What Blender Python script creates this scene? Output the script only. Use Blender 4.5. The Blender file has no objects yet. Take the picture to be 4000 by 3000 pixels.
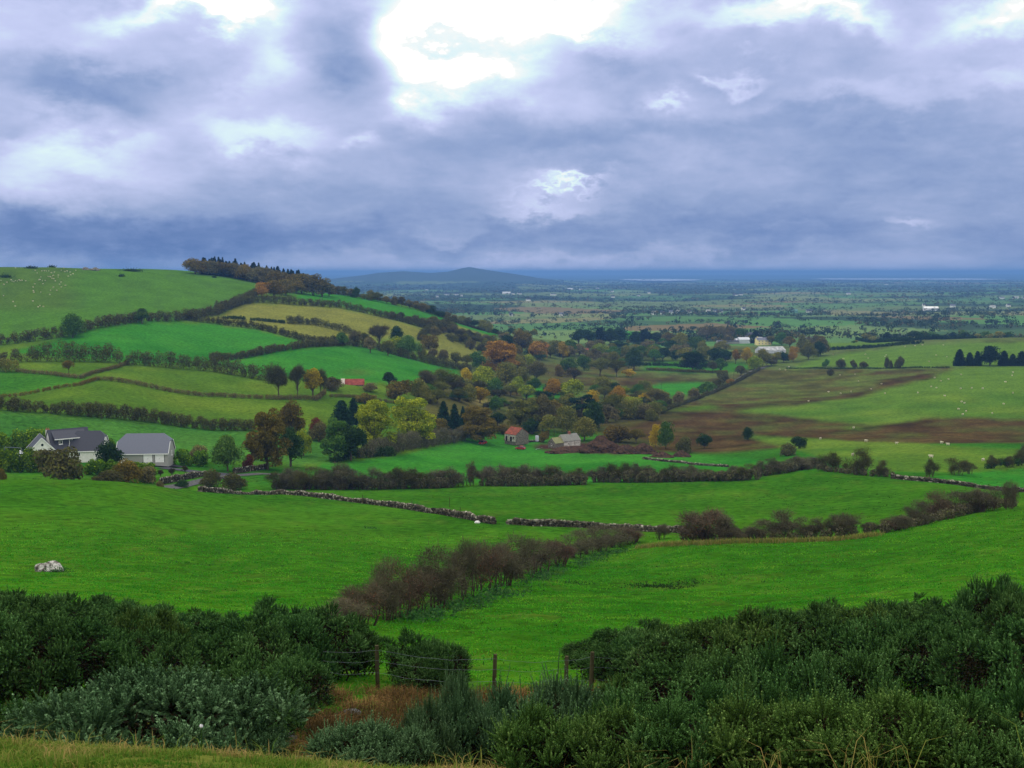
import bpy, bmesh, math, random
import numpy as np
from mathutils import Vector, Matrix, kdtree

PI = math.pi
R = math.radians
sc = bpy.context.scene
COL = sc.collection
rnd = random.Random(7)
nrg = np.random.default_rng(11)

# ------------------------------------------------------------------ numpy helpers
def _hash(i, j, seed):
    h = (i.astype(np.int64) * 374761393 + j.astype(np.int64) * 668265263 + seed * 1442695041) & 0xFFFFFFFF
    h = ((h ^ (h >> 13)) * 1274126177) & 0xFFFFFFFF
    return ((h ^ (h >> 16)) & 0xFFFF) / 65535.0

def vnoise(x, y, seed=0):
    xi = np.floor(x); yi = np.floor(y)
    fx = x - xi; fy = y - yi
    fx = fx * fx * (3 - 2 * fx); fy = fy * fy * (3 - 2 * fy)
    a = _hash(xi, yi, seed); b = _hash(xi + 1, yi, seed)
    c = _hash(xi, yi + 1, seed); d = _hash(xi + 1, yi + 1, seed)
    return (a + (b - a) * fx) * (1 - fy) + (c + (d - c) * fx) * fy

def fbm(x, y, seed=0, oct=4):
    s = 0; a = 0.5
    for k in range(oct):
        s = s + a * (vnoise(x, y, seed + k * 17) - 0.5)
        x = x * 2.03 + 13.7; y = y * 2.03 + 7.1; a *= 0.5
    return s * 2

def pchip(x, y, xq):
    x = np.asarray(x, float); y = np.asarray(y, float)
    h = np.diff(x); dl = np.diff(y) / h
    m = np.zeros(len(x))
    for i in range(1, len(x) - 1):
        if dl[i - 1] * dl[i] > 0:
            w1 = 2 * h[i] + h[i - 1]; w2 = h[i] + 2 * h[i - 1]
            m[i] = (w1 + w2) / (w1 / dl[i - 1] + w2 / dl[i])
    m[0] = dl[0]; m[-1] = dl[-1]
    k = np.clip(np.searchsorted(x, xq) - 1, 0, len(x) - 2)
    t = np.clip((xq - x[k]) / h[k], 0, 1)
    t2 = t * t; t3 = t2 * t
    return (2 * t3 - 3 * t2 + 1) * y[k] + (t3 - 2 * t2 + t) * h[k] * m[k] + (-2 * t3 + 3 * t2) * y[k + 1] + (t3 - t2) * h[k] * m[k + 1]

def lin(c):
    return tuple((v / 255 / 12.92) if v / 255 <= 0.04045 else ((v / 255 + 0.055) / 1.055) ** 2.4 for v in c)

# ------------------------------------------------------------------ camera model (view units: 2212 x 1659)
FPX = 4289.0
K4 = 4000 / 2212.0
FV = FPX / K4
CX, CY = 1106.0, 829.5
PITCH = math.atan((1500 - 1065) / FPX)
cp, sp = math.cos(PITCH), math.sin(PITCH)

def z_for(px, py, d):
    a = math.atan((px - 2000) / FPX)
    Y = d * math.cos(a)
    t = (1500 - py) / FPX
    return Y * (t * cp - sp) / (cp + t * sp)

# ------------------------------------------------------------------ terrain
NEAR = [(.5, 'z', -1.7), (6, 'z', -3.15)]
FAR = [(3000, 1199), (4860, 1150), (8000, 1117), (12240, 1100), (20000, 1086), (42000, 1077)]
COLS = {
 0: [(12, 2935), (17, 'z', -8.0), (27, 2720), (45, 2490), (70, 2330), (95, 2232), (140, 2055), (175, 1935), (203, 1874), (245, 1890), (300, 1835), (340, 1788), (362, 1735), (395, 1605), (480, 1550), (545, 1440), (575, 1410), (690, 1347), (750, 1290), (880, 1150), (1020, 1048), (1100, 1044), (1300, 'z', -15), (1700, 'z', -80), (2000, 'z', -92)],
 400: [(12, 2945), (17, 'z', -8.0), (27, 2720), (45, 2480), (70, 2335), (95, 2230), (140, 2060), (175, 1945), (205, 1884), (250, 1905), (300, 1825), (330, 1785), (362, 1735), (400, 1627), (490, 1486), (560, 1418), (700, 1280), (880, 1160), (1030, 1056), (1110, 1052), (1300, 'z', -15), (1700, 'z', -80), (2000, 'z', -92)],
 800: [(12, 2965), (17, 'z', -8.0), (27, 2720), (48, 2480), (75, 2330), (105, 2200), (150, 2060), (195, 1960), (222, 1922), (265, 1932), (300, 1850), (330, 1805), (370, 1740), (415, 1664), (495, 1541), (570, 1445), (640, 1395), (760, 1262), (800, 1230), (920, 1150), (1040, 1078), (1110, 1066), (1400, 'z', -40), (1800, 'z', -88), (2000, 'z', -92)],
 1200: [(12, 2985), (17, 'z', -8.0), (27, 2720), (50, 2460), (80, 2300), (115, 2160), (160, 2050), (205, 1975), (235, 1933), (268, 1908), (320, 1840), (360, 1780), (410, 1690), (450, 1610), (490, 1562), (570, 1474), (690, 1356), (720, 1335), (860, 1230), (910, 1193), (990, 1152), (1060, 1138), (1500, 'z', -72), (2000, 'z', -90)],
 1600: [(12, 3005), (17, 'z', -8.1), (27, 2720), (65, 2396), (100, 2245), (150, 2090), (200, 1985), (270, 1897), (400, 1755), (450, 1712), (520, 1600), (560, 1535), (640, 1468), (760, 1400), (830, 1340), (900, 1280), (960, 1245), (1040, 1208), (1090, 1196), (1500, 'z', -82), (2000, 'z', -92)],
 2000: [(12, 3020), (17, 'z', -8.1), (27, 2720), (60, 2425), (92, 2275), (130, 2140), (163, 2048), (280, 1893), (455, 1755), (475, 1735), (560, 1650), (660, 1580), (760, 1520), (880, 1450), (1000, 1400), (1100, 1352), (1180, 1322), (1500, 'z', -85), (2000, 1262)],
 2400: [(12, 3040), (17, 'z', -8.1), (27, 2720), (60, 2440), (100, 2250), (150, 2110), (168, 2060), (283, 1885), (450, 1752), (500, 1715), (600, 1635), (720, 1560), (900, 1480), (1150, 1390), (1500, 1320), (2000, 1262)],
 2800: [(12, 3040), (17, 'z', -8.1), (27, 2725), (60, 2470), (100, 2230), (131, 2105), (150, 2085), (168, 2045), (225, 1935), (285, 1862), (420, 1785), (520, 1703), (680, 1592), (900, 1480), (1200, 1378), (1600, 1305), (2000, 1262)],
 3200: [(12, 3040), (17, 'z', -8.1), (27, 2720), (60, 2450), (100, 2215), (134, 2092), (150, 2080), (175, 2020), (230, 1915), (272, 1845), (330, 1810), (430, 1745), (520, 1690), (640, 1608), (820, 1500), (1000, 1420), (1200, 1370), (1500, 1315), (2000, 1262)],
 3600: [(12, 3040), (17, 'z', -8.1), (27, 2720), (60, 2430), (100, 2190), (140, 2045), (152, 2038), (180, 1975), (250, 1878), (290, 1848), (420, 1745), (520, 1680), (620, 1600), (760, 1500), (900, 1430), (1050, 1370), (1150, 1340), (1190, 1332), (1500, 'z', -86), (2000, 1262)],
 4000: [(12, 3040), (17, 'z', -8.1), (27, 2720), (60, 2415), (100, 2160), (150, 1982), (162, 1978), (190, 1950), (245, 1915), (300, 1850), (420, 1745), (520, 1680), (620, 1600), (760, 1495), (900, 1425), (1050, 1352), (1120, 1327), (1160, 1320), (1500, 'z', -86), (2000, 1262)],
}
COLS[-500] = COLS[0]
COLS[4500] = COLS[4000]
NR = 860
LD = np.linspace(math.log(.5), math.log(42000), NR)
DR = np.exp(LD)
colk = sorted(COLS)
Zc = []
for k in colk:
    pts = NEAR + COLS[k] + FAR
    xs, zs = [], []
    for p in pts:
        xs.append(math.log(p[0]))
        zs.append(p[2] if len(p) == 3 else z_for(k, p[1], p[0]))
    Zc.append(pchip(xs, zs, LD))
Zc = np.array(Zc)
AZ = np.concatenate([np.linspace(-180, -32, 50)[:-1], np.linspace(-32, 32, 820), np.linspace(32, 180, 50)[1:]]) * PI / 180
NA = len(AZ)
acol = np.array([math.atan((k - 2000) / FPX) for k in colk])
Z = np.zeros((NA, NR))
aq = np.clip(AZ, acol[0], acol[-1])
# smooth interpolation between columns (catmull-rom via pchip per row)
h = np.diff(acol)
M = np.zeros_like(Zc)
dl = np.diff(Zc, axis=0) / h[:, None]
M[1:-1] = 0.5 * (dl[:-1] + dl[1:]); M[0] = 0; M[-1] = 0
kk = np.clip(np.searchsorted(acol, aq) - 1, 0, len(acol) - 2)
t = ((aq - acol[kk]) / h[kk])[:, None]
t2, t3 = t * t, t * t * t
Z = (2*t3-3*t2+1)*Zc[kk] + (t3-2*t2+t)*h[kk][:, None]*M[kk] + (-2*t3+3*t2)*Zc[kk+1] + (t3-t2)*h[kk][:, None]*M[kk+1]
# behind the camera: the open hillside
bk = np.clip((np.abs(AZ) * 180 / PI - 45) / 75, 0, 1)[:, None]
bk = bk * bk * (3 - 2 * bk)
Zback = np.where(DR < 60, -1.7 + 0.02 * DR, -0.5 - 60 * (1 - np.exp(-(DR - 60) / 900)))[None, :]
Z = Z * (1 - bk) + Zback * bk
GX = np.sin(AZ)[:, None] * DR[None, :]
GY = np.cos(AZ)[:, None] * DR[None, :]
# relief noise
D2 = np.broadcast_to(DR[None, :], Z.shape)
def win(d, a, b, c, e):
    return np.clip((d - a) / (b - a), 0, 1) * np.clip((e - d) / (e - c), 0, 1)
Z = Z + 0.22 * fbm(GX / 4.0, GY / 4.0, 3, 4) * win(D2, 4, 9, 60, 150)
Z = Z + 0.5 * fbm(GX / 22.0, GY / 22.0, 5, 3) * win(D2, 25, 60, 500, 900)
Z = Z + 1.6 * fbm(GX / 90.0, GY / 90.0, 8, 3) * win(D2, 480, 700, 1500, 2500)
Z = Z + 11.0 * fbm(GX / 520.0, GY / 520.0, 9, 3) * win(D2, 1600, 2300, 9000, 16000)
Z = Z + 24.0 * fbm(GX / 2600.0, GY / 2600.0, 10, 3) * win(D2, 6000, 13000, 42000, 60000)
# the blue hill and the far ridge
prof = [(1150, 1120), (1270, 1094), (1400, 1078), (1480, 1066), (1580, 1060), (1680, 1067), (1750, 1062), (1800, 1049), (1835, 1044), (1880, 1051), (2000, 1068), (2100, 1085), (2180, 1096), (2320, 1112)]
pa = [math.atan((p[0] - 2000) / FPX) for p in prof]
pz = [z_for(p[0], p[1], 9500) for p in prof]
hz = np.interp(AZ, pa, pz, left=-200, right=-200)[:, None] + 5 * fbm(GX / 420, GY / 420, 77, 3)
bell = np.exp(-((D2 - 9500) / 1500.0) ** 2)
Z = np.where(D2 > 4500, np.maximum(Z, Z + (np.maximum(hz, Z) - Z) * bell), Z)
rz = (-62 + 30 * fbm(AZ[:, None] * 9 + 0 * D2, D2 * 0 + 3.3, 31, 4))
rz = rz + 22 * np.clip((AZ[:, None] - 0.1) / 0.3, 0, 1)
Z = Z + np.maximum(rz - Z, 0) * np.exp(-((D2 - 27000) / 5200.0) ** 2)

def ground(x, y):
    d = max(math.hypot(x, y), .51)
    a = math.atan2(x, y)
    return gz(a, d)
def gz(a, d):
    i = min(max(int(np.searchsorted(AZ, a)) - 1, 0), NA - 2)
    u = (a - AZ[i]) / (AZ[i + 1] - AZ[i])
    f = (math.log(d) - LD[0]) / (LD[1] - LD[0])
    j = min(max(int(f), 0), NR - 2); v = f - j
    return float((Z[i, j]*(1-u)+Z[i+1, j]*u)*(1-v) + (Z[i, j+1]*(1-u)+Z[i+1, j+1]*u)*v)
def vdir(xv, yv):
    X = (xv - CX) / FV; t = (CY - yv) / FV
    return X, cp + t * sp, -sp + t * cp
def hit(xv, yv, dmin=5, dmax=40000):
    dx, dy, dz = vdir(xv, yv)
    a = math.atan2(dx, dy); s = dz / math.hypot(dx, dy)
    i = min(max(int(np.searchsorted(AZ, a)) - 1, 0), NA - 2)
    u = (a - AZ[i]) / (AZ[i + 1] - AZ[i])
    prof = Z[i] * (1 - u) + Z[i + 1] * u
    diff = s * DR - prof
    j0, j1 = np.searchsorted(DR, dmin), min(np.searchsorted(DR, dmax), NR - 1)
    seg = diff[j0:j1]
    w = np.where(seg <= 0)[0]
    if len(w) == 0 or w[0] == 0:
        j = j0 + int(np.argmin(np.abs(seg) / DR[j0:j1])); d = DR[j]
    else:
        j = j0 + w[0]; q = diff[j - 1] / (diff[j - 1] - diff[j])
        d = math.exp(LD[j - 1] + q * (LD[j] - LD[j - 1]))
    return Vector((d * math.sin(a), d * math.cos(a), gz(a, d)))
def at(xv, d, yref=1200):
    dx, dy, dz = vdir(xv, yref)
    a = math.atan2(dx, dy)
    for _ in range(3):
        z = gz(a, d)
        dep = d * math.cos(a) * cp - z * sp
        X = (xv - CX) / FV * dep
        a = math.asin(max(-1, min(1, X / d)))
    return Vector((d * math.sin(a), d * math.cos(a), gz(a, d)))
def depth(p):
    return p.y * cp - p.z * sp
def vproj(x, y, z):
    dep = y * cp - z * sp
    return CX + FV * x / dep, CY - FV * (y * sp + z * cp) / dep

# ------------------------------------------------------------------ ground colours by field
G_NEAR = lin((61, 106, 23)); G_MID = lin((60, 112, 30)); EMER = lin((58, 124, 38)); YEL = lin((88, 116, 34))
OLIV = lin((122, 124, 56)); BROWN = lin((80, 62, 36)); BLUEG = lin((68, 116, 44)); HILL = lin((76, 116, 38))
MUTE = lin((92, 108, 58)); RUSH = lin((86, 84, 42)); STRAW = lin((128, 116, 66)); DARKG = lin((60, 84, 44)); SOIL = lin((74, 50, 44))
SHEEPF = lin((90, 120, 40)); TAR = lin((92, 92, 104)); BRAM = lin((92, 72, 40)); BANK = lin((104, 112, 48))
ZONES = [
 (HILL, 640, 1300, [(-60, 560), (730, 545), (720, 640), (552, 632), (550, 640), (530, 650), (495, 668), (470, 680), (400, 690), (310, 692), (250, 702), (190, 712), (150, 725), (50, 740), (-60, 750)]),
 (EMER, 500, 860, [(20, 762), (150, 727), (190, 714), (250, 704), (310, 694), (450, 696), (560, 711), (660, 738), (640, 752), (553, 768), (460, 778), (330, 788), (255, 782)]),
 (OLIV, 640, 1000, [(392, 688), (470, 680), (560, 690), (735, 742), (700, 745), (560, 711), (450, 696)]),
 (OLIV, 640, 1100, [(470, 686), (495, 668), (530, 652), (640, 657), (730, 663), (830, 685), (930, 712), (905, 735), (850, 730), (735, 744)]),
 (EMER, 800, 1300, [(620, 640), (700, 630), (820, 648), (960, 685), (1080, 722), (1060, 732), (920, 700), (830, 682), (730, 661)]),
 (EMER, 480, 900, [(450, 785), (553, 770), (640, 753), (735, 745), (800, 750), (870, 770), (930, 785), (1015, 802), (980, 822), (900, 832), (700, 822), (560, 812)]),
 (OLIV, 700, 1180, [(905, 738), (940, 706), (975, 698), (1080, 735), (1060, 765), (1000, 790), (930, 776)]),
 (YEL, 480, 640, [(30, 802), (130, 781), (270, 784), (230, 800), (175, 817)]),
 (G_MID, 440, 640, [(-60, 790), (40, 800), (175, 817), (208, 820), (90, 845), (-60, 864)]),
 (YEL, 430, 640, [(230, 802), (275, 786), (460, 800), (560, 818), (720, 826), (720, 862), (600, 862), (470, 856), (340, 840)]),
 (YEL, 380, 620, [(-60, 864), (90, 845), (208, 821), (340, 841), (600, 863), (780, 868), (760, 905), (640, 935), (530, 930), (340, 912), (180, 897), (-60, 884)]),
 (BLUEG, 335, 480, [(-60, 884), (180, 897), (530, 930), (720, 930), (720, 1000), (560, 1010), (380, 985), (-60, 960)]),
 (EMER, 280, 520, [(580, 1060), (700, 1000), (850, 985), (950, 962), (1020, 950), (1160, 948), (1330, 975), (1620, 990), (1760, 1015), (1300, 1045), (900, 1060)]),
 (SOIL, 380, 520, [(1148, 962), (1200, 955), (1330, 955), (1420, 972), (1335, 982), (1240, 977), (1160, 970)]),
 # bog and pastures to the right
 (BROWN, 440, 1300, [(1290, 925), (1400, 895), (1520, 850), (1640, 800), (1760, 790), (1900, 800), (2060, 792), (2280, 795), (2280, 985), (2100, 975), (1700, 985), (1600, 990), (1420, 975), (1330, 960)]),
 (RUSH, 600, 1300, [(1500, 870), (1560, 835), (1640, 800), (1760, 792), (1860, 806), (1900, 830), (1800, 850), (1640, 862), (1560, 872)]),
 (SHEEPF, 540, 1300, [(1590, 886), (1720, 873), (1850, 858), (1920, 838), (2000, 822), (2060, 795), (2280, 788), (2280, 912), (2120, 903), (1990, 905), (1900, 917), (1740, 906), (1640, 892)]),
 (SHEEPF, 700, 1400, [(1700, 798), (1760, 775), (1850, 760), (1980, 745), (2280, 735), (2280, 788), (2060, 792), (1900, 797), (1800, 792)]),
 (SHEEPF, 300, 620, [(1600, 937), (1700, 944), (1850, 952), (2000, 960), (2280, 975), (2280, 1010), (2130, 1022), (1980, 1032), (1900, 1028), (1800, 1000), (1750, 978), (1650, 955)]),
 (YEL, 500, 700, [(1440, 885), (1520, 875), (1560, 878), (1500, 888)]),
 (YEL, 500, 700, [(1815, 924), (1850, 922), (1868, 928), (1820, 929)]),
 (EMER, 230, 420, [(1960, 1037), (2100, 1020), (2280, 1005), (2280, 1062), (2090, 1050)]),
 (RUSH, 430, 1300, [(900, 905), (905, 845), (1010, 802), (1080, 770), (1200, 790), (1420, 800), (1440, 880), (1330, 930), (1100, 935)]),
 (MUTE, 700, 1300, [(1050, 880), (1060, 860), (1250, 850), (1400, 838), (1500, 840), (1440, 880), (1370, 900), (1200, 880)]),
 (EMER, 600, 1200, [(1130, 858), (1130, 832), (1190, 830), (1260, 850), (1200, 862)]),
 (STRAW, 700, 1300, [(1220, 822), (1350, 808), (1390, 815), (1280, 826)]),
 (BROWN, 700, 1300, [(1190, 828), (1240, 818), (1400, 812), (1580, 818), (1540, 832), (1380, 840), (1260, 838)]),
 (EMER, 700, 1300, [(1375, 838), (1440, 826), (1570, 826), (1500, 852), (1440, 858)]),
 (G_MID, 800, 1500, [(1385, 800), (1400, 780), (1600, 783), (1640, 790), (1600, 803), (1480, 806)]),
 (EMER, 900, 1700, [(1180, 745), (1250, 742), (1290, 758), (1240, 760)]),
 (EMER, 1000, 2000, [(1345, 714), (1390, 718), (1350, 735)]),
 (STRAW, 600, 1200, [(945, 862), (1106, 860), (1106, 872), (950, 874)]),
 (YEL, 800, 1500, [(1740, 742), (1900, 738), (1990, 742), (1880, 752), (1780, 752)]),
]
VX, VY = vproj(GX, np.maximum(GY, .3), Z)
VX = np.where(GY > .3, VX, -9999)
C = np.empty(Z.shape + (3,))
C[:] = G_NEAR
def setm(mask, c):
    C[mask] = c
wn = fbm(GX / 9, GY / 9, 41, 4)
wl = fbm(GX / 60, GY / 60, 43, 4)
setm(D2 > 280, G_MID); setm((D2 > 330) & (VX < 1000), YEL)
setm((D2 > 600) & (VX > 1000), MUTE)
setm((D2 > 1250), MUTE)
setm(D2 < 25 + 4 * wn, BRAM)
setm((D2 < 15.5 + 2 * wn), BANK)
def inside(x, y, poly):
    r = np.zeros(x.shape, bool); n = len(poly)
    for i in range(n):
        x1, y1 = poly[i]; x2, y2 = poly[(i + 1) % n]
        if y1 == y2: continue
        c = ((y1 > y) != (y2 > y)) & (x < (x2 - x1) * (y - y1) / (y2 - y1) + x1)
        r ^= c
    return r
for c, d0, d1, poly in ZONES:
    j0, j1 = np.searchsorted(DR, d0), np.searchsorted(DR, d1)
    wob = 34.0 if c in (BROWN, MUTE, STRAW, RUSH) else (12.0 if c in (SHEEPF,) else 2.0)
    sx = VX[:, j0:j1] + wob * wn[:, j0:j1] * 1.6
    sy = VY[:, j0:j1] + wob * .34 * (wl[:, j0:j1] + .8 * wn[:, j0:j1])
    m = inside(sx, sy, poly)
    sub = C[:, j0:j1]
    sub[m] = c
# mottled rushes in the bog, tussocky patches on the hill
mo = fbm(GX / 17, GY / 17, 51, 4)
isb = np.all(np.isclose(C, BROWN), axis=2)
bm_ = np.clip((mo - .04) * 4, 0, .8) * isb
C[:] = C * (1 - bm_[..., None]) + np.array(lin((80, 92, 40))) * bm_[..., None]
bd_ = np.clip((fbm(GX / 6, GY / 6, 58, 4) - .05) * 4, 0, .6) * isb
C[:] = C * (1 - bd_[..., None]) + np.array(lin((62, 48, 32))) * bd_[..., None]
ism = (np.all(np.isclose(C, MUTE), axis=2) | np.all(np.isclose(C, RUSH), axis=2)) & (D2 < 1300) & (VX > 1000)
for sg, c_ in ((1, (80, 66, 38)), (-1, (88, 102, 44))):
    mm_ = np.clip((sg * mo - (.03 if sg > 0 else .06)) * 3, 0, .85) * ism
    C[:] = C * (1 - mm_[..., None]) + np.array(lin(c_)) * mm_[..., None]
ish = np.all(np.isclose(C, HILL), axis=2)
m2 = ish & (VX < 175) & (VY < 665)
fe_ = (np.clip((185 + 30 * wl - VX) / 60, 0, 1) * np.clip((672 + 8 * wl - VY) / 10, 0, 1) * ish)[..., None] * .5
C[:] = C * (1 - fe_) + np.array(lin((82, 98, 42))) * fe_
hm = np.clip((fbm(GX / 16, GY / 12, 52, 4) - .22) * 4, 0, .55) * ish
C[:] = C * (1 - hm[..., None]) + np.array(DARKG) * hm[..., None]
tp_ = np.exp(-(((VX - 765) / 34) ** 2 + ((VY - 805) / 4.5) ** 2)) * (D2 > 540) * (D2 < 680) * np.clip(.6 + 2.2 * fbm(GX / 5, GY / 5, 53, 3), 0, 1)
C[:] = C * (1 - .8 * tp_[..., None]) + np.array(lin((96, 92, 46))) * .8 * tp_[..., None]
# uneven grazing: yellower swards and darker damp swales in the near pastures
nf = (D2 > 24) & (D2 < 700) & (C[..., 1] > C[..., 0] * 1.15)
yv_ = np.clip(.5 + 1.5 * fbm(GX / 28, GY / 28, 91, 4), 0, 1)[..., None]
C[:] = np.where(nf[..., None], C * (.86 + .22 * yv_) * np.array([.80, .95, .92]) ** (1 - yv_) * np.array([1.12, 1.0, 1.0]) ** yv_, C)
bz_ = np.clip((fbm(GX / 3.5, GY / 3.5, 92, 4) - .30) * 4, 0, .26)[..., None] * (D2 < 320)[..., None] * nf[..., None]
C[:] = C * (1 - bz_) + np.array(lin((104, 108, 44))) * bz_
# patchwork of small fields on the plain
seeds = []
d = 1350.0
srng = random.Random(5)
while d < 16000:
    step = 60 + d * .035
    n = int(1.3 * d / (step * 1.9))
    for k in range(n):
        a = (srng.random() - .5) * 1.3
        dd = d + (srng.random() - .5) * step * 1.2
        seeds.append((dd * math.sin(a), dd * math.cos(a)))
    d += step
kd = kdtree.KDTree(len(seeds))
for i, s in enumerate(seeds): kd.insert((s[0], s[1], 0), i)
kd.balance()
PATCH = [lin(c) for c in [(100, 124, 72), (86, 118, 66), (112, 124, 76), (78, 114, 62), (118, 118, 78), (94, 112, 66), (66, 92, 56), (56, 74, 50), (112, 100, 68), (80, 120, 62), (104, 120, 72), (52, 70, 48)]]
pcol = []
for i, s in enumerate(seeds):
    dd = math.hypot(*s)
    pcol.append(PATCH[srng.choice([6, 7, 11, 5, 6, 7, 11, 11, 1])] if srng.random() < min(.72, max(0, (dd - 2600) / 4000)) else srng.choice(PATCH))
ja, jb = np.searchsorted(DR, 1320), np.searchsorted(DR, 16000)
ia, ib = np.searchsorted(AZ, -.56), np.searchsorted(AZ, .56)
wx, wy = 30 * fbm(GX / 160, GY / 160, 61, 2), 30 * fbm(GX / 160, GY / 160, 62, 2)
for i in range(ia, ib):
    for j in range(ja, jb):
        if C[i, j, 0] == MUTE[0] and C[i, j, 1] == MUTE[1]:
            _, k, _ = kd.find((GX[i, j] + wx[i, j], GY[i, j] + wy[i, j], 0))
            C[i, j] = pcol[k]
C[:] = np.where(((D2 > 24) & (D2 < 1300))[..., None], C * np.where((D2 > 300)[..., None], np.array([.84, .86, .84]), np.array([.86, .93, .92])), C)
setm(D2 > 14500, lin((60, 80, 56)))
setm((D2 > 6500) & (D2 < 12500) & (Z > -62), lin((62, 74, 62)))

# soften the edges of the bog and of the grazed fields where they run into each other
def blur(A, n, ax):
    B = A.copy()
    for k in range(1, n + 1): B += np.roll(A, k, ax) + np.roll(A, -k, ax)
    return B / (2 * n + 1)
Cb = blur(blur(C, 3, 0), 1, 1)
ft_ = fbm(GX / 7, GY / 7, 97, 4); fl_ = fbm(GX / 30, GY / 14, 98, 4)
fm_ = (VX > 1230) & (C[..., 1] < C[..., 0] * 1.5)
Cb = Cb * np.where(fm_, 1 + .55 * ft_ + .45 * fl_, 1 + .16 * ft_)[..., None]
Cb = Cb * (1 - (np.clip(fl_ * 3 - .25, 0, .6) * fm_ * np.clip((902 - VY) / 14, .15, 1))[..., None]) + np.array(lin((84, 104, 42))) * (np.clip(fl_ * 3 - .25, 0, .6) * fm_ * np.clip((902 - VY) / 14, .15, 1))[..., None]; Cs = blur(blur(C, 1, 0), 1, 1)
wb = ((D2 > 430) & (D2 < 1300) & (VX > 1230))[..., None]
ws_ = ((D2 > 28) & (D2 < 1300))[..., None]
C = np.where(wb, Cb, np.where(ws_, Cs, C))

def np_mesh(name, V, Q=None, T=None, tint=None, colr=None, smooth=False):
    V = np.asarray(V, np.float32).reshape(-1, 3)
    me = bpy.data.meshes.new(name)
    nq = 0 if Q is None else len(Q); nt = 0 if T is None else len(T)
    me.vertices.add(len(V)); me.vertices.foreach_set('co', V.ravel())
    me.loops.add(nq * 4 + nt * 3); me.polygons.add(nq + nt)
    li = []; ls = []
    if nq:
        li.append(np.asarray(Q, np.int32).ravel()); ls.append(np.arange(nq, dtype=np.int32) * 4)
    if nt:
        li.append(np.asarray(T, np.int32).ravel()); ls.append(nq * 4 + np.arange(nt, dtype=np.int32) * 3)
    me.loops.foreach_set('vertex_index', np.concatenate(li))
    me.polygons.foreach_set('loop_start', np.concatenate(ls))
    me.update(calc_edges=True)
    if tint is not None:
        a = me.attributes.new('tint', 'FLOAT', 'POINT'); a.data.foreach_set('value', np.asarray(tint, np.float32))
    if colr is not None:
        a = me.attributes.new('field', 'FLOAT_COLOR', 'POINT')
        a.data.foreach_set('color', np.concatenate([colr, np.ones((len(colr), 1))], 1).astype(np.float32).ravel())
    if smooth: me.polygons.foreach_set('use_smooth', np.ones(nq + nt, bool))
    me.validate()
    return me

# ------------------------------------------------------------------ node helpers and materials
class NT:
    def __init__(s, tree): s.t = tree
    def n(s, typ, **kw):
        nd = s.t.nodes.new(typ)
        for k, v in kw.items(): setattr(nd, k, v)
        return nd
    def l(s, a, b): s.t.links.new(a, b)
    def put(s, sock, v):
        if isinstance(v, bpy.types.NodeSocket): s.l(v, sock)
        else: sock.default_value = v
    def m(s, op, a, b=0.0, c=0.0, clamp=False):
        nd = s.n('ShaderNodeMath', operation=op, use_clamp=clamp)
        s.put(nd.inputs[0], a); s.put(nd.inputs[1], b)
        if op in ('MULTIPLY_ADD', 'SMOOTH_MIN', 'SMOOTH_MAX', 'COMPARE'): s.put(nd.inputs[2], c)
        return nd.outputs[0]
    def vm(s, op, a, b=(0, 0, 0), scale=None):
        nd = s.n('ShaderNodeVectorMath', operation=op)
        s.put(nd.inputs[0], a); s.put(nd.inputs[1], b)
        if scale is not None: s.put(nd.inputs['Scale'], scale)
        return nd.outputs['Value'] if op in ('LENGTH', 'DOT_PRODUCT', 'DISTANCE') else nd.outputs[0]
    def noise(s, vec, scale, detail=3, rough=.5, dist=0.0):
        nd = s.n('ShaderNodeTexNoise')
        if vec is not None: s.l(vec, nd.inputs['Vector'])
        nd.inputs['Scale'].default_value = scale; nd.inputs['Detail'].default_value = detail
        nd.inputs['Roughness'].default_value = rough; nd.inputs['Distortion'].default_value = dist
        return nd.outputs['Fac']
    def mix(s, f, a, b, typ='MIX'):
        nd = s.n('ShaderNodeMix', data_type='RGBA', blend_type=typ)
        s.put(nd.inputs[0], f)
        for i, v in ((6, a), (7, b)):
            if isinstance(v, bpy.types.NodeSocket): s.l(v, nd.inputs[i])
            else: nd.inputs[i].default_value = (*v[:3], 1)
        return nd.outputs[2]
    def ramp(s, f, stops, interp='LINEAR'):
        nd = s.n('ShaderNodeValToRGB'); cr = nd.color_ramp; cr.interpolation = interp
        while len(cr.elements) > 1: cr.elements.remove(cr.elements[-1])
        cr.elements[0].position = stops[0][0]; cr.elements[0].color = (*stops[0][1], 1)
        for p, c in stops[1:]:
            e = cr.elements.new(p); e.color = (*c, 1)
        s.put(nd.inputs[0], f)
        return nd.outputs[0]
    def mr(s, v, a, b, c=0.0, d=1.0):
        nd = s.n('ShaderNodeMapRange'); s.put(nd.inputs[0], v)
        for i, q in enumerate((a, b, c, d)): nd.inputs[i + 1].default_value = q
        return nd.outputs[0]

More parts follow.
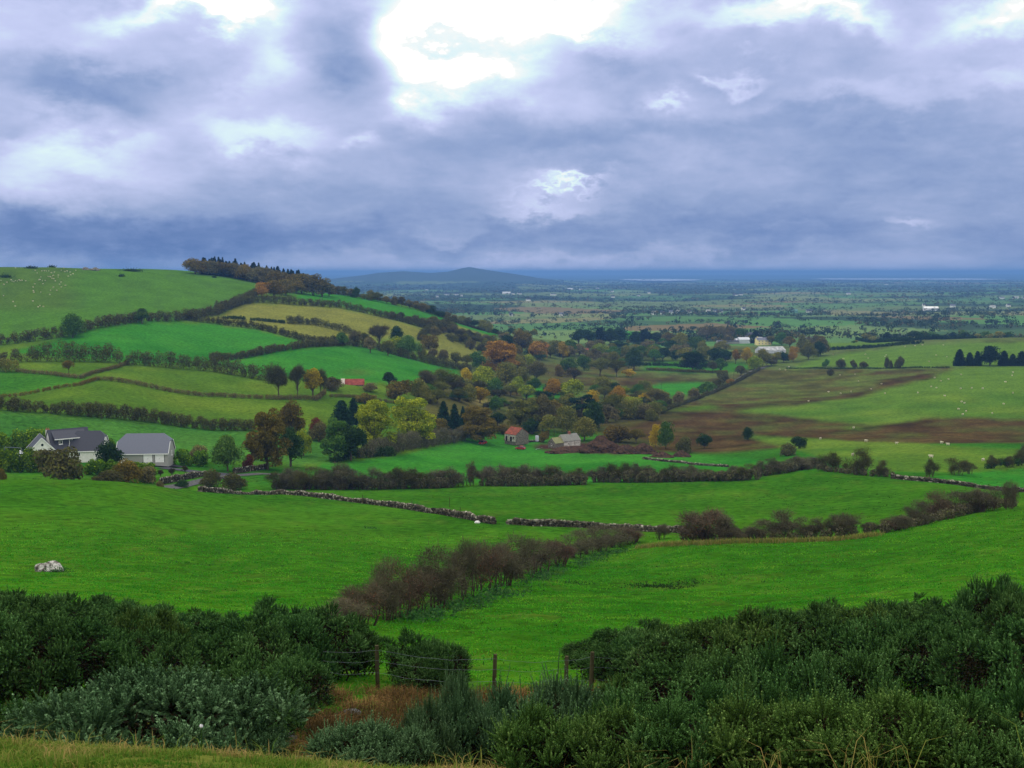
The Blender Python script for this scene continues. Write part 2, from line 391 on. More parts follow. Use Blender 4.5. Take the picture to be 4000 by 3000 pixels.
def newmat(name):
    m = bpy.data.materials.new(name); m.use_nodes = True
    m.node_tree.nodes.clear()
    T = NT(m.node_tree)
    out = T.n('ShaderNodeOutputMaterial')
    return m, T, out
def principled(T, out, col, rough=.8, spec=.2, bump=None, metal=0.0):
    b = T.n('ShaderNodeBsdfPrincipled')
    T.put(b.inputs['Base Color'], col if isinstance(col, bpy.types.NodeSocket) else (*col[:3], 1))
    T.put(b.inputs['Roughness'], rough); b.inputs['Specular IOR Level'].default_value = spec
    b.inputs['Metallic'].default_value = metal
    if bump is not None:
        bp = T.n('ShaderNodeBump'); bp.inputs['Strength'].default_value = bump[1]; bp.inputs['Distance'].default_value = bump[2]
        T.l(bump[0], bp.inputs['Height']); T.l(bp.outputs[0], b.inputs['Normal'])
    T.l(b.outputs[0], out.inputs['Surface'])
    return b
def surf(name, c1, c2, scale=3.0, rough=.8, spec=.2, bump=.3, dist=.02, detail=4, stretch=(1, 1, 1), metal=0.0):
    m, T, out = newmat(name)
    tc = T.n('ShaderNodeTexCoord').outputs['Object']
    v = T.vm('MULTIPLY', tc, stretch)
    f = T.noise(v, scale, detail, .6)
    f2 = T.mr(f, .35, .65)
    principled(T, out, T.mix(f2, c1, c2), rough, spec, (f, bump, dist) if bump else None, metal)
    return m
def leafmat(name, a, b, c=None, var=.25, transl=.25):
    """foliage: two or three leaf colours mixed by the leaf's own tint, each plant a little different"""
    m, T, out = newmat(name)
    at_ = T.n('ShaderNodeAttribute', attribute_name='tint').outputs['Fac']
    oi = T.n('ShaderNodeObjectInfo').outputs['Random']
    stops = [(0, a), (1, b)] if c is None else [(0, a), (.55, b), (1, c)]
    col = T.ramp(at_, stops)
    v = T.mr(oi, 0, 1, 1 - var, 1 + var)
    hs = T.n('ShaderNodeHueSaturation'); T.l(col, hs.inputs['Color']); T.l(v, hs.inputs['Value'])
    h = T.mr(T.m('FRACT', T.m('MULTIPLY', oi, 7.31)), 0, 1, .491, .509); T.l(h, hs.inputs['Hue'])
    df = T.n('ShaderNodeBsdfDiffuse'); T.l(hs.outputs[0], df.inputs['Color'])
    if transl > 0:
        tr = T.n('ShaderNodeBsdfTranslucent'); T.l(hs.outputs[0], tr.inputs['Color'])
        mx = T.n('ShaderNodeMixShader'); mx.inputs[0].default_value = transl
        T.l(df.outputs[0], mx.inputs[1]); T.l(tr.outputs[0], mx.inputs[2])
        T.l(mx.outputs[0], out.inputs['Surface'])
    else: T.l(df.outputs[0], out.inputs['Surface'])
    return m

MAT = {}
def ground_mat():
    m, T, out = newmat('pasture_ground')
    pos = T.n('ShaderNodeNewGeometry').outputs['Position']
    base = T.n('ShaderNodeAttribute', attribute_name='field').outputs['Color']
    flat = T.vm('MULTIPLY', pos, (1, 1, 0.0))
    n1 = T.noise(flat, 5.0, 5, .65)          # blades and small tufts
    n2 = T.noise(flat, .55, 5, .62, .4)      # tussocks
    n3 = T.noise(flat, .05, 4, .6)           # broad patches
    st = T.noise(T.vm('MULTIPLY', flat, (.35, 1.0, 0)), .7, 4, .6, .8)   # trodden lines
    v = T.m('MULTIPLY', T.mr(n1, .28, .72, .72, 1.28), T.mr(n2, .3, .7, .62, 1.38))
    v = T.m('MULTIPLY', v, T.mr(n3, .3, .7, .84, 1.16))
    v = T.m('MULTIPLY', v, T.mr(st, .3, .7, .88, 1.12))
    sc_ = T.n('ShaderNodeCombineXYZ')
    for i in range(3): T.l(v, sc_.inputs[i])
    col = T.mix(1.0, base, sc_.outputs[0], 'MULTIPLY')
    dry = T.mr(T.noise(flat, .9, 5, .7, 1.0), .56, .74, 0, .42)
    col = T.mix(dry, col, T.mix(1.0, col, (1.75, 1.05, .9), 'MULTIPLY'))
    dk = T.mr(T.noise(flat, 1.15, 5, .72, .8), .53, .64, 0, .85)
    col = T.mix(dk, col, T.mix(1.0, col, (.45, .55, .6), 'MULTIPLY'))
    b = principled(T, out, col, 1.0, 0.0, (T.m('ADD', n1, T.m('MULTIPLY', n2, 2.0)), .55, .25))
    return m
MAT['ground'] = ground_mat()

def link(o): COL.objects.link(o); return o
def mobj(name, me, mat=None, parent=None, objlink=False):
    o = bpy.data.objects.new(name, me); link(o)
    if mat is not None:
        if len(me.materials) == 0: me.materials.append(None if objlink else mat)
        if objlink:
            o.material_slots[0].link = 'OBJECT'; o.material_slots[0].material = mat
    if parent is not None: o.parent = parent
    return o
REG = []
def tag(o, label, cat, group=None, share=False):
    o['label'] = label; o['category'] = cat
    if group: o['group'] = group
    REG.append((o, label, share))
    return o
def thing(name, label, cat, loc, rz=0, group=None, scale=None, share=False):
    o = bpy.data.objects.new(name, None); link(o)
    o.location = loc; o.rotation_euler = (0, 0, rz); o.empty_display_size = .3
    if scale: o.scale = scale
    return tag(o, label, cat, group, share)

idx = np.arange(NA * NR).reshape(NA, NR)
Qg = np.stack([idx[:-1, :-1], idx[1:, :-1], idx[1:, 1:], idx[:-1, 1:]], -1).reshape(-1, 4)[:, ::-1]
V = np.stack([GX, GY, Z], -1).reshape(-1, 3)
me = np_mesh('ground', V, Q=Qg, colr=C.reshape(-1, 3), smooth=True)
go = mobj('ground', me, MAT['ground']); go['kind'] = 'structure'

# ------------------------------------------------------------------ sky, sun, haze, camera
w = bpy.data.worlds.new('World'); sc.world = w; w.use_nodes = True
wt = w.node_tree; wt.nodes.clear(); T = NT(wt)
SUN_EL, SUN_AZ = 58.0, -50.0   # azimuth from the view direction (+Y), clockwise to the right
def build_sky():
    out = T.n('ShaderNodeOutputWorld')
    D = T.vm('NORMALIZE', T.n('ShaderNodeTexCoord').outputs['Generated'])
    sx = T.n('ShaderNodeSeparateXYZ'); T.l(D, sx.inputs[0])
    x, y, z = sx.outputs
    az = T.m('ARCTAN2', x, y)
    el = T.m('ARCSINE', z)
    zz = T.m('ADD', T.m('MAXIMUM', z, 0.0), .22)
    pv = T.n('ShaderNodeCombineXYZ')
    T.l(T.m('DIVIDE', x, zz), pv.inputs[0]); T.l(T.m('DIVIDE', y, zz), pv.inputs[1])
    p = pv.outputs[0]
    n1 = T.noise(p, .9, 4, .48, .2)
    n2 = T.noise(T.vm('ADD', p, (7.3, 2.1, 0)), 2.0, 5, .5, .25)
    n3 = T.noise(T.vm('ADD', T.vm('MULTIPLY', p, (1, .6, 1)), (3.3, 9.1, 0)), 5.0, 9, .62, .3)
    ev = T.n('ShaderNodeCombineXYZ'); T.l(az, ev.inputs[0]); T.l(T.m('MULTIPLY', el, 1.8), ev.inputs[1])
    e = ev.outputs[0]
    q1 = T.noise(e, 5.0, 5, .5, .3)
    q2 = T.noise(T.vm('ADD', e, (4, 1, 0)), 11.0, 9, .62, .35)
    w1 = T.noise(T.vm('ADD', e, (1.7, 5, 0)), 7.0, 2, .45)
    w2 = T.noise(T.vm('ADD', e, (8.7, 3, 0)), 9.0, 6, .6)
    q3 = T.noise(T.vm('ADD', p, (1.3, 6.6, 0)), 11.0, 8, .62, .4)
    elu = T.mr(el, 0.0, .36)
    v = T.m('ADD', .40, T.m('MULTIPLY', elu, .40))
    for nn, k in ((n1, .20), (n2, .20), (n3, .15), (q1, .28), (q2, .26), (q3, .12)):
        v = T.m('ADD', v, T.m('MULTIPLY', T.m('SUBTRACT', nn, .5), k))
    # openings and banks of this sky: centre (view direction), extent, strength
    az2 = T.m('ADD', az, T.m('MULTIPLY', T.m('SUBTRACT', w1, .5), .14))
    el2 = T.m('ADD', el, T.m('MULTIPLY', T.m('SUBTRACT', w2, .5), .12))
    az2 = T.m('ADD', az2, T.m('MULTIPLY', T.m('SUBTRACT', w2, .5), .05))
    BL = [(1010, 30, 140, 70, .36), (1180, 20, 260, 60, .20), (950, 80, 90, 80, .10), (1290, 30, 110, 40, .22), (1040, 150, 130, 30, .40), (930, 120, 60, 60, .18), (990, 205, 170, 34, .18),
          (500, 10, 110, 40, .46), (320, 20, 130, 26, .24), (545, 140, 66, 50, .24), (580, 280, 90, 44, .27), (600, 325, 70, 24, .14), (770, 315, 50, 18, .20), (700, 200, 120, 40, .06),
          (1700, 25, 140, 34, .34), (1860, 45, 70, 22, .22), (2180, 25, 90, 36, .34), (1470, 218, 46, 12, .22), (1600, 155, 60, 14, .22), (1510, 158, 30, 9, .16),
          (1222, 416, 46, 6, .30), (1170, 430, 40, 5, .20), (1190, 435, 90, 30, .20), (1170, 460, 90, 12, .14), (970, 490, 50, 10, .12), (240, 345, 130, 44, .20), (60, 330, 130, 90, .15), (100, 420, 200, 60, .08),
          (110, 70, 180, 70, .08), (400, 200, 80, 60, .06), (1930, 460, 40, 10, .18), (2130, 200, 100, 26, .12), (1830, 200, 160, 18, .08),
          (760, 90, 85, 85, -.20), (210, 190, 170, 40, -.24), (20, 265, 60, 26, -.14), (1330, 140, 80, 30, -.12), (1340, 300, 260, 40, -.13), (1900, 250, 260, 22, -.09), (2000, 330, 260, 40, -.07),
          (985, 82, 70, 16, -.20), (1240, 70, 60, 14, -.10), (1320, 385, 80, 22, -.08), (1200, 446, 28, 6, -.14), (620, 420, 300, 40, -.05),
          (260, 530, 520, 46, -.30), (1100, 500, 200, 20, -.06), (1900, 500, 520, 50, -.10), (1500, 470, 160, 16, -.04), (2150, 575, 300, 24, -.06),
          (1300, 575, 500, 16, .12), (1000, 560, 240, 26, .08), (1600, 520, 150, 9, .05)]
    for bx, by, wx_, wy_, amp in BL:
        dx, dy, dz = vdir(bx, by); L = math.sqrt(dx*dx+dy*dy+dz*dz)
        a0, e0 = math.atan2(dx, dy), math.asin(dz / L)
        u = T.m('MULTIPLY', T.m('SUBTRACT', az2, a0), FV / wx_)
        s_ = T.m('MULTIPLY', T.m('SUBTRACT', el2, e0), FV / wy_)
        r2 = T.m('ADD', T.m('MULTIPLY', u, u), T.m('MULTIPLY', s_, s_))
        g = T.m('POWER', 2.718, T.m('MULTIPLY', r2, -.8))
        v = T.m('MULTIPLY_ADD', g, amp, v)
    # paler air low over the horizon
    v = T.m('ADD', v, T.mr(el, .0, .022, .20, 0))
    # unseen sky behind the camera and overhead, brightened to light camera-facing walls and plants
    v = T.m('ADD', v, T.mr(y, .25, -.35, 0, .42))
    v = T.m('ADD', v, T.mr(el, .40, .75, 0, .34))
    col = T.ramp(v, [(0.0, lin((68, 102, 164))), (.16, lin((90, 122, 180))), (.30, lin((118, 144, 196))), (.44, lin((150, 169, 212))), (.57, lin((180, 192, 231))),
                     (.68, lin((202, 210, 248))), (.77, lin((216, 232, 254))), (.85, lin((228, 250, 254))), (.95, (1.0, 1.02, 1.0)), (1.0, (1.4, 1.38, 1.3))])
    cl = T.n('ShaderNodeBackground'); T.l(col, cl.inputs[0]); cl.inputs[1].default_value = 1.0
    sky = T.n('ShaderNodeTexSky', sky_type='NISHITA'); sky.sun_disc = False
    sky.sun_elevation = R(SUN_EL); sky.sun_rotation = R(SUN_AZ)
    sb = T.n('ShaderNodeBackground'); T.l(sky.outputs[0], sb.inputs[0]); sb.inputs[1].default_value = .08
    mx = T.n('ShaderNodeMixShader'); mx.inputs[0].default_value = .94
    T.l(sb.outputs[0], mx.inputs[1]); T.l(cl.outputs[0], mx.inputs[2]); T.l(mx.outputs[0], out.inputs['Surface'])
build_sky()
w.cycles.sampling_method = 'MANUAL'; w.cycles.sample_map_resolution = 512
sun = bpy.data.lights.new('sun', 'SUN'); sun.energy = 1.2; sun.angle = R(22); sun.color = (1.0, .90, .72)
so = bpy.data.objects.new('sun', sun); link(so)
sd = Vector((math.sin(R(SUN_AZ)) * math.cos(R(SUN_EL)), math.cos(R(SUN_AZ)) * math.cos(R(SUN_EL)), math.sin(R(SUN_EL))))
so.rotation_euler = sd.to_track_quat('Z', 'Y').to_euler(); so.location = sd * 200

def build_haze():
    m, T, out = newmat('haze_air')
    pv = T.n('ShaderNodeVolumePrincipled')
    pv.inputs['Color'].default_value = (.19, .405, .87, 1); pv.inputs['Density'].default_value = 1.18e-4
    T.l(pv.outputs[0], out.inputs['Volume'])
    bm = bmesh.new(); bmesh.ops.create_cube(bm, size=1)
    me = bpy.data.meshes.new('haze'); bm.to_mesh(me); bm.free()
    o = mobj('haze', me, m); o['kind'] = 'stuff'
    lo = float(Z.min()) - 2; hi = 50.0
    o.location = (0, 0, (lo + hi) / 2); o.scale = (86000, 86000, hi - lo)
build_haze()

cam = bpy.data.cameras.new('camera'); co = bpy.data.objects.new('camera', cam); link(co)
cam.sensor_width = 36; cam.lens = 36 * FPX / 4000; cam.clip_start = .1; cam.clip_end = 120000
co.location = (0, 0, 0); co.rotation_euler = (PI / 2 - PITCH, 0, 0)
sc.camera = co
sc.view_settings.view_transform = 'Standard'; sc.view_settings.look = 'None'
sc.view_settings.gamma = 1; sc.view_settings.exposure = 0
sc.cycles.max_bounces = 5; sc.cycles.diffuse_bounces = 3; sc.cycles.volume_bounces = 0; sc.cycles.transmission_bounces = 3
sc.cycles.transparent_max_bounces = 4; sc.cycles.use_denoising = True

# ------------------------------------------------------------------ plant building blocks
def unit(v): return v / np.maximum(np.linalg.norm(v, axis=1, keepdims=True), 1e-9)
def rdirs(g, n): return unit(g.normal(size=(n, 3)))
class Buf:
    """collects quads and triangles with a tint per vertex"""
    def __init__(s): s.V = []; s.Q = []; s.T = []; s.t = []; s.n = 0
    def add(s, V, Q=None, T=None, tint=.5):
        V = np.asarray(V, float).reshape(-1, 3); k = len(V)
        s.V.append(V)
        if Q is not None and len(Q): s.Q.append(np.asarray(Q) + s.n)
        if T is not None and len(T): s.T.append(np.asarray(T) + s.n)
        s.t.append(np.broadcast_to(np.asarray(tint, float), (k,)) if np.ndim(tint) == 0 else np.asarray(tint, float)); s.n += k
    def mesh(s, name, smooth=False):
        return np_mesh(name, np.concatenate(s.V), Q=np.concatenate(s.Q) if s.Q else None, T=np.concatenate(s.T) if s.T else None, tint=np.concatenate(s.t), smooth=smooth)
def cards(buf, g, P, N, S, asp=.6, tint=None):
    n = len(P)
    if n == 0: return
    u = unit(np.cross(N, rdirs(g, n))); v = np.cross(N, u)
    S = np.broadcast_to(S, (n,))[:, None]; j = g.uniform(.6, 1.4, (n, 1))
    V = np.stack([P + u * S, P + v * S * asp * j, P - u * S, P - v * S * asp], 1).reshape(-1, 3)
    Q = np.arange(n * 4).reshape(n, 4)
    buf.add(V, Q=Q, tint=np.repeat(np.broadcast_to(.5 if tint is None else tint, (n,)), 4))
def ribbons(buf, g, P, Dr, L, Wd, tint=.5):
    n = len(P)
    if n == 0: return
    w = unit(np.cross(Dr, rdirs(g, n))) * np.broadcast_to(Wd, (n,))[:, None]
    L = np.broadcast_to(L, (n,))[:, None]
    V = np.stack([P - w, P + w, P + Dr * L + w * .35, P + Dr * L - w * .35], 1).reshape(-1, 3)
    buf.add(V, Q=np.arange(n * 4).reshape(n, 4), tint=np.repeat(np.broadcast_to(tint, (n,)), 4))
def tube(buf, pts, rad, sides=5, tint=.5):
    pts = np.asarray(pts, float); n = len(pts)
    d = np.gradient(pts, axis=0); d = unit(d)
    ref = np.array([0.31, .95, .1]); u = unit(np.cross(d, ref)); v = np.cross(d, u)
    a = np.arange(sides) * 2 * PI / sides
    ring = pts[:, None] + np.asarray(rad)[:, None, None] * (np.cos(a)[None, :, None] * u[:, None] + np.sin(a)[None, :, None] * v[:, None])
    i = np.arange(n * sides).reshape(n, sides); j = np.roll(i, -1, 1)
    Q = np.stack([i[:-1], j[:-1], j[1:], i[1:]], -1).reshape(-1, 4)
    buf.add(ring.reshape(-1, 3), Q=Q, tint=tint)
def limb(buf, g, a, b, r0, r1, bend=.12, n=5, sides=5):
    a, b = np.asarray(a, float), np.asarray(b, float)
    L = np.linalg.norm(b - a); tt = np.linspace(0, 1, n)
    off = g.normal(size=3) * bend * L
    pts = a + (b - a) * tt[:, None] + off * np.sin(PI * tt)[:, None] + np.array([0, 0, .06 * L]) * np.sin(PI * tt)[:, None]
    tube(buf, pts, r0 + (r1 - r0) * tt, sides)

def lobes(g, H, W, base, nl, low=-.35, rr=(.17, .27), fill=.46):
    """clumps of the crown: a few unequal masses inside the crown's volume, each of several clumps"""
    out = []; mains = []
    hz = (H - base) / 2; cz = base + hz
    nm = 7
    for k in range(nm):
        a = k * 2 * PI / nm + g.uniform(-.5, .5); e = g.uniform(max(low, -.8), .95)
        q = math.sqrt(max(0, 1 - e * e))
        mains.append((np.array([math.cos(a) * q, math.sin(a) * q, e]) * g.uniform(.42, .82), g.uniform(.7, 1.25)))
    mains.append((np.array([g.normal() * .12, g.normal() * .12, .74]), 1.0))
    while len(out) < nl:
        m, w = mains[int(g.integers(len(mains)))]
        d = g.normal(size=3); d /= np.linalg.norm(d)
        u = m + d * fill * w * g.uniform(.3, 1)
        if u[2] < low or np.linalg.norm(u) > 1.12: continue
        r = g.uniform(*rr) * min(W, (H - base) * 1.2) * (.8 + .25 * w)
        out.append((np.array([u[0] * (W / 2 - r * .6), u[1] * (W / 2 - r * .6), cz + u[2] * (hz - r * .55)]), r))
    return out
def leafy(buf, g, L, nc, cs, cz, flat=.8, up=.35):
    ws = np.array([r * r for _, r in L]); ws /= ws.sum()
    for (c, r), wk in zip(L, ws):
        n = max(6, int(nc * wk))
        d = rdirs(g, n); d[:, 2] = np.where(d[:, 2] < -.5, -d[:, 2], d[:, 2])
        P = c + d * (r * g.uniform(.55, 1.12, (n, 1)) ** .6) * np.array([1, 1, flat])
        N = unit(d + np.array([0, 0, up]) + .75 * g.normal(size=(n, 3)))
        lt = g.uniform(-.22, .22)
        cards(buf, g, P, N, cs * g.uniform(.55, 1.35, n), .62, np.clip(.5 + lt + g.normal(size=n) * .2, 0, 1))
def broad(seed, H, W, base, nl, nc, cs, tr=.03, low=-.35, rr=(.17, .27), flat=.85, bare=0.0, fill=.46):
    g = np.random.default_rng(seed)
    L = lobes(g, H, W, base, nl, low, rr, fill)
    cb, tb = Buf(), Buf()
    if nc: leafy(cb, g, L, nc, cs, base + (H - base) / 2, flat)
    top = np.array([g.normal() * .02 * W, g.normal() * .02 * W, base + (H - base) * .45])
    tube(tb, [(0, 0, -.4), (0, 0, .15 * H), tuple(top * .6), tuple(top)], [tr * H * 1.25, tr * H, tr * H * .8, tr * H * .45], 7)
    for c, r in L:
        s0 = top * g.uniform(.45, .95)
        limb(tb, g, s0, c + np.array([0, 0, -.2 * r]), tr * H * .38, tr * H * .08, .1)
        if bare:
            n = int(bare * 30)
            d = rdirs(g, n); d[:, 2] = np.abs(d[:, 2]) * .8 + .1; d = unit(d)
            ribbons(cb, g, c + d * r * g.uniform(.1, .8, (n, 1)), unit(d + .5 * g.normal(size=(n, 3))), r * g.uniform(.35, .9, n), .0045 * H, g.uniform(0, .5, n))
    return tb.mesh('trunk'), cb.mesh('crown'), H, W
def conifer(seed, H, W, nc, cs, spire=1.0, base=.06):
    g = np.random.default_rng(seed); cb, tb = Buf(), Buf()
    tube(tb, [(0, 0, -.3), (0, 0, H * .5), (0, 0, H * .97)], [.025 * H, .016 * H, .003 * H], 6)
    z = H * base
    while z < H * .985:
        f = 1 - (z / H - base) / (1 - base); rad = W / 2 * (f ** (.8 * spire)) * g.uniform(.8, 1.12)
        nb = max(4, int(9 * f + 4))
        for k in range(nb):
            a = k * 2 * PI / nb + g.uniform(0, .7)
            n = max(4, int(nc * .012 * (f + .25)))
            u = g.uniform(.15, 1, n) ** .7
            dr = np.array([math.cos(a), math.sin(a), 0])
            P = dr * (rad * u)[:, None] + np.array([0, 0, z]) + np.array([0, 0, -.22]) * (rad * u)[:, None] + g.normal(size=(n, 3)) * rad * .10
            cards(cb, g, P, unit(np.array([0, 0, .8]) + dr * .6 + .55 * g.normal(size=(n, 3))), cs * g.uniform(.6, 1.3, n), .5, np.clip(.45 + g.normal(size=n) * .2, 0, 1))
        z += H * .042 * (.6 + f * .6)
    return tb.mesh('trunk'), cb.mesh('crown'), H, W
def pine(seed, H, W):
    g = np.random.default_rng(seed); cb, tb = Buf(), Buf()
    tube(tb, [(0, 0, -.3), (.2, 0, H * .4), (0, .2, H * .7), (.2, 0, H * .95)], [.03 * H, .025 * H, .02 * H, .008 * H], 7)
    for k in range(17):
        a = g.uniform(0, 2 * PI); zz = H * g.uniform(.42, .97); rr = W / 2 * g.uniform(.35, .9) * (1.1 - .35 * zz / H)
        c = np.array([math.cos(a) * rr, math.sin(a) * rr, zz])
        limb(tb, g, (0, 0, zz - .1 * H), c, .012 * H, .004 * H)
        leafy(cb, g, [(c, W * g.uniform(.13, .2))], 170, .34, 0, .4, .7)
    return tb.mesh('trunk'), cb.mesh('crown'), H, W
def hawthorn(seed, H=4.0, W=4.0, nt=3000, nleaf=700, base=.28, stems=5, lean=0.0):
    """leafless thorn bush: several stems, a dome of fine twigs, a few last leaves"""
    g = np.random.default_rng(seed); cb, tb = Buf(), Buf()
    L = lobes(g, H, W, H * base, 26, -.85, (.13, .21))
    st = []
    for k in range(stems):
        a = g.uniform(0, 2 * PI); b = np.array([math.cos(a) * .12 * W, math.sin(a) * .12 * W, -.2])
        tip = np.array([math.cos(a) * .24 * W, math.sin(a) * .24 * W, H * g.uniform(.45, .62)])
        limb(tb, g, b, tip, .020 * H, .009 * H, .1); st.append((b, tip))
    for c, r in L:
        c = c + np.array([lean * c[2], 0, 0])
        b, tip = st[int(g.integers(len(st)))]
        s0 = b + (tip - b) * g.uniform(.4, 1)
        limb(tb, g, s0, c, .0085 * H, .003 * H, .12, 4, 3)
        n = nt // len(L)
        d = rdirs(g, n); d[:, 2] = np.where(d[:, 2] < -.35, -d[:, 2], d[:, 2])
        P = c + d * r * g.uniform(.05, .95, (n, 1)) ** .7
        dr = unit(d + np.array([.12 + lean, 0, .12]) + .75 * g.normal(size=(n, 3)))
        lt = g.uniform(-.15, .15)
        ribbons(cb, g, P, dr, r * g.uniform(.22, .6, n), (.0042 if nt < 5000 else .0031) * H * g.uniform(.6, 1.3, n), np.clip(.3 + lt + g.normal(size=n) * .15, 0, .6))
        n = nleaf // len(L)
        d = rdirs(g, n)
        cards(cb, g, c + d * r * g.uniform(.3, 1.05, (n, 1)), unit(d + g.normal(size=(n, 3))), .014 * H * g.uniform(.6, 1.3, n), .6, np.clip(.8 + g.normal(size=n) * .15, .55, 1))
    return tb.mesh('stem'), cb.mesh('crown'), H, W
def gorse(seed, H=1.9, W=2.6, nl=38, per=46, spines=13, shoot=(.11, .20), up=.38, rr=(.085, .14), tip=0.0, low=-.75, sp=.042):
    """gorse: many rounded clumps of short shoots, each shoot a rod set with spines"""
    g = np.random.default_rng(seed); fb, tb = Buf(), Buf()
    L = []
    while len(L) < nl:
        d = g.normal(size=3); d /= np.linalg.norm(d)
        if d[2] < low: continue
        r = g.uniform(*rr) * W; k = g.uniform(.66, 1.12)
        L.append((np.array([d[0] * (W / 2 - r) * k, d[1] * (W / 2 - r) * k, H * .46 + d[2] * (H * .54 - r) * k]), r))
    for k in range(8):
        a = g.uniform(0, 2 * PI)
        limb(tb, g, (math.cos(a) * .15, math.sin(a) * .15, -.3), (math.cos(a) * W * .28, math.sin(a) * W * .28, H * g.uniform(.3, .6)), .035, .014, .15)
    n = 2600
    d = rdirs(g, n); u_ = g.uniform(.1, .66, (n, 1)) ** .6
    cards(tb, g, np.array([0, 0, H * .44]) + d * u_ * np.array([W / 2, W / 2, H * .5]), rdirs(g, n), .06 * g.uniform(.6, 1.3, n), .3, g.uniform(0, .6, n))
    for c, r in L:
        limb(tb, g, (c[0] * .3, c[1] * .3, H * .2), c, .018, .006, .12, 4, 4)
        n = int(per * (r / .28) ** 1.7 * g.uniform(.9, 1.15)) + 10
        d = rdirs(g, n); d[:, 2] = np.where(d[:, 2] < -.45, -d[:, 2], d[:, 2])
        B = c + d * r * g.uniform(.35, .85, (n, 1))
        t = unit(d + np.array([0, 0, up]) + .22 * g.normal(size=(n, 3)))
        Ls = g.uniform(*shoot, n)
        tall = g.random(n) < (.03 + tip); Ls = np.where(tall, Ls * 1.7, Ls)
        lt = g.uniform(-.2, .2)
        ti = np.clip(.42 + lt + g.normal(size=n) * .17, 0, 1)
        ribbons(fb, g, B, t, Ls, .016, ti * .7)
        ribbons(fb, g, B, t, Ls, .016, ti * .7)
        s = np.tile(np.linspace(.08, 1.0, spines), (n, 1)) + g.uniform(-.03, .03, (n, spines))
        ph = np.arange(spines)[None, :] * 2.4 + g.uniform(0, 6.28, (n, 1))
        u = unit(np.cross(t, rdirs(g, n))); v = np.cross(t, u)
        rad = np.cos(ph)[..., None] * u[:, None] + np.sin(ph)[..., None] * v[:, None]
        sd = t[:, None] * .8 + rad * .75; sd /= np.linalg.norm(sd, axis=2, keepdims=True)
        side = np.cross(sd, t[:, None]); side /= np.maximum(np.linalg.norm(side, axis=2, keepdims=True), 1e-6)
        root = B[:, None] + t[:, None] * (Ls[:, None] * s)[..., None]
        ln = (sp * (1.3 - .6 * s) * g.uniform(.8, 1.25, (n, spines)))[..., None]
        V = np.stack([root - side * .017, root + side * .017, root + sd * ln], 2).reshape(-1, 3)
        tt = np.repeat(np.clip(ti[:, None] + .30 * (s - .45), 0, 1).ravel(), 3)
        fb.add(V, T=np.arange(n * spines * 3).reshape(-1, 3), tint=tt)
    return tb.mesh('stem'), fb.mesh('foliage'), H, W

# ------------------------------------------------------------------ plant materials
L_ = lambda *c: lin(c)
KIND = {
 'dark':  leafmat('leaves_dark_green', L_(30, 50, 26), L_(48, 72, 36), L_(68, 92, 46)),
 'green': leafmat('leaves_mid_green', L_(50, 78, 32), L_(72, 106, 42), L_(100, 130, 54)),
 'olive': leafmat('leaves_olive', L_(78, 86, 38), L_(112, 114, 50), L_(144, 138, 62)),
 'yel':   leafmat('leaves_yellow_green', L_(88, 108, 28), L_(134, 150, 36), L_(180, 182, 44), .12),
 'gold':  leafmat('leaves_golden', L_(116, 104, 30), L_(172, 152, 38), L_(200, 176, 46)),
 'rust':  leafmat('leaves_rust_brown', L_(76, 72, 32), L_(110, 99, 42), L_(138, 118, 50), .2),
 'orange': leafmat('leaves_orange', L_(112, 92, 34), L_(156, 120, 42), L_(182, 144, 50), .18),
 'brown': leafmat('leaves_dull_brown', L_(80, 78, 52), L_(108, 102, 66), L_(134, 124, 74)),
 'red':   leafmat('leaves_dark_red', L_(64, 36, 30), L_(104, 48, 40), L_(110, 84, 44)),
 'pine':  leafmat('needles_blue_green', L_(22, 44, 32), L_(40, 68, 48), L_(56, 86, 58)),
 'spruce': leafmat('needles_dark', L_(18, 34, 26), L_(32, 50, 36), L_(44, 66, 44)),
 'thorn': leafmat('thorn_twigs', L_(68, 65, 52), L_(100, 95, 77), L_(88, 98, 48), .18, .1),
 'thornred': leafmat('thorn_twigs_red', L_(70, 63, 53), L_(104, 92, 76), L_(126, 70, 52), .14, .1),
 'scrub': leafmat('scrub_twigs', L_(60, 60, 38), L_(86, 84, 52), L_(88, 98, 46), .2, .15),
 'hedge': leafmat('hedgerow_leaves', L_(60, 60, 38), L_(84, 82, 48), L_(94, 102, 48), .16, .15),
 'leyland': leafmat('leaves_bright_hedge', L_(40, 72, 20), L_(84, 118, 28), L_(138, 164, 40)),
 'gorse': leafmat('gorse_shoots', L_(38, 62, 30), L_(76, 114, 58), L_(116, 154, 92), .12, .06),
 'gorsepale': leafmat('gorse_shoots_grey_green', L_(46, 72, 44), L_(82, 114, 76), L_(118, 150, 108), .08, .06),
 'gorsewarm': leafmat('gorse_shoots_olive', L_(44, 64, 28), L_(80, 112, 52), L_(124, 150, 82), .10, .06),
}
BARK = surf('bark', L_(62, 54, 46), L_(98, 88, 74), 6, .95, .05, .6, .03)
BARKD = surf('bark_dark', L_(52, 44, 38), L_(84, 70, 60), 8, .95, .05, .6, .03)
GWOOD = leafmat('gorse_dead_wood', L_(28, 26, 20), L_(50, 44, 32), L_(66, 56, 40), .1, 0)
DRYG = leafmat('grass_straw_and_green', L_(52, 104, 28), L_(100, 122, 48), L_(160, 140, 86), 0, .25)
BRACK = leafmat('dead_bracken', L_(50, 44, 26), L_(92, 72, 44), L_(136, 108, 68), 0, .1)
FGRASS = leafmat('pasture_grass', L_(44, 110, 22), L_(72, 148, 32), L_(124, 164, 48), 0, .4)
NETTLE = leafmat('nettles_and_weeds', L_(34, 66, 34), L_(56, 96, 50), L_(84, 116, 60), .1, .2)

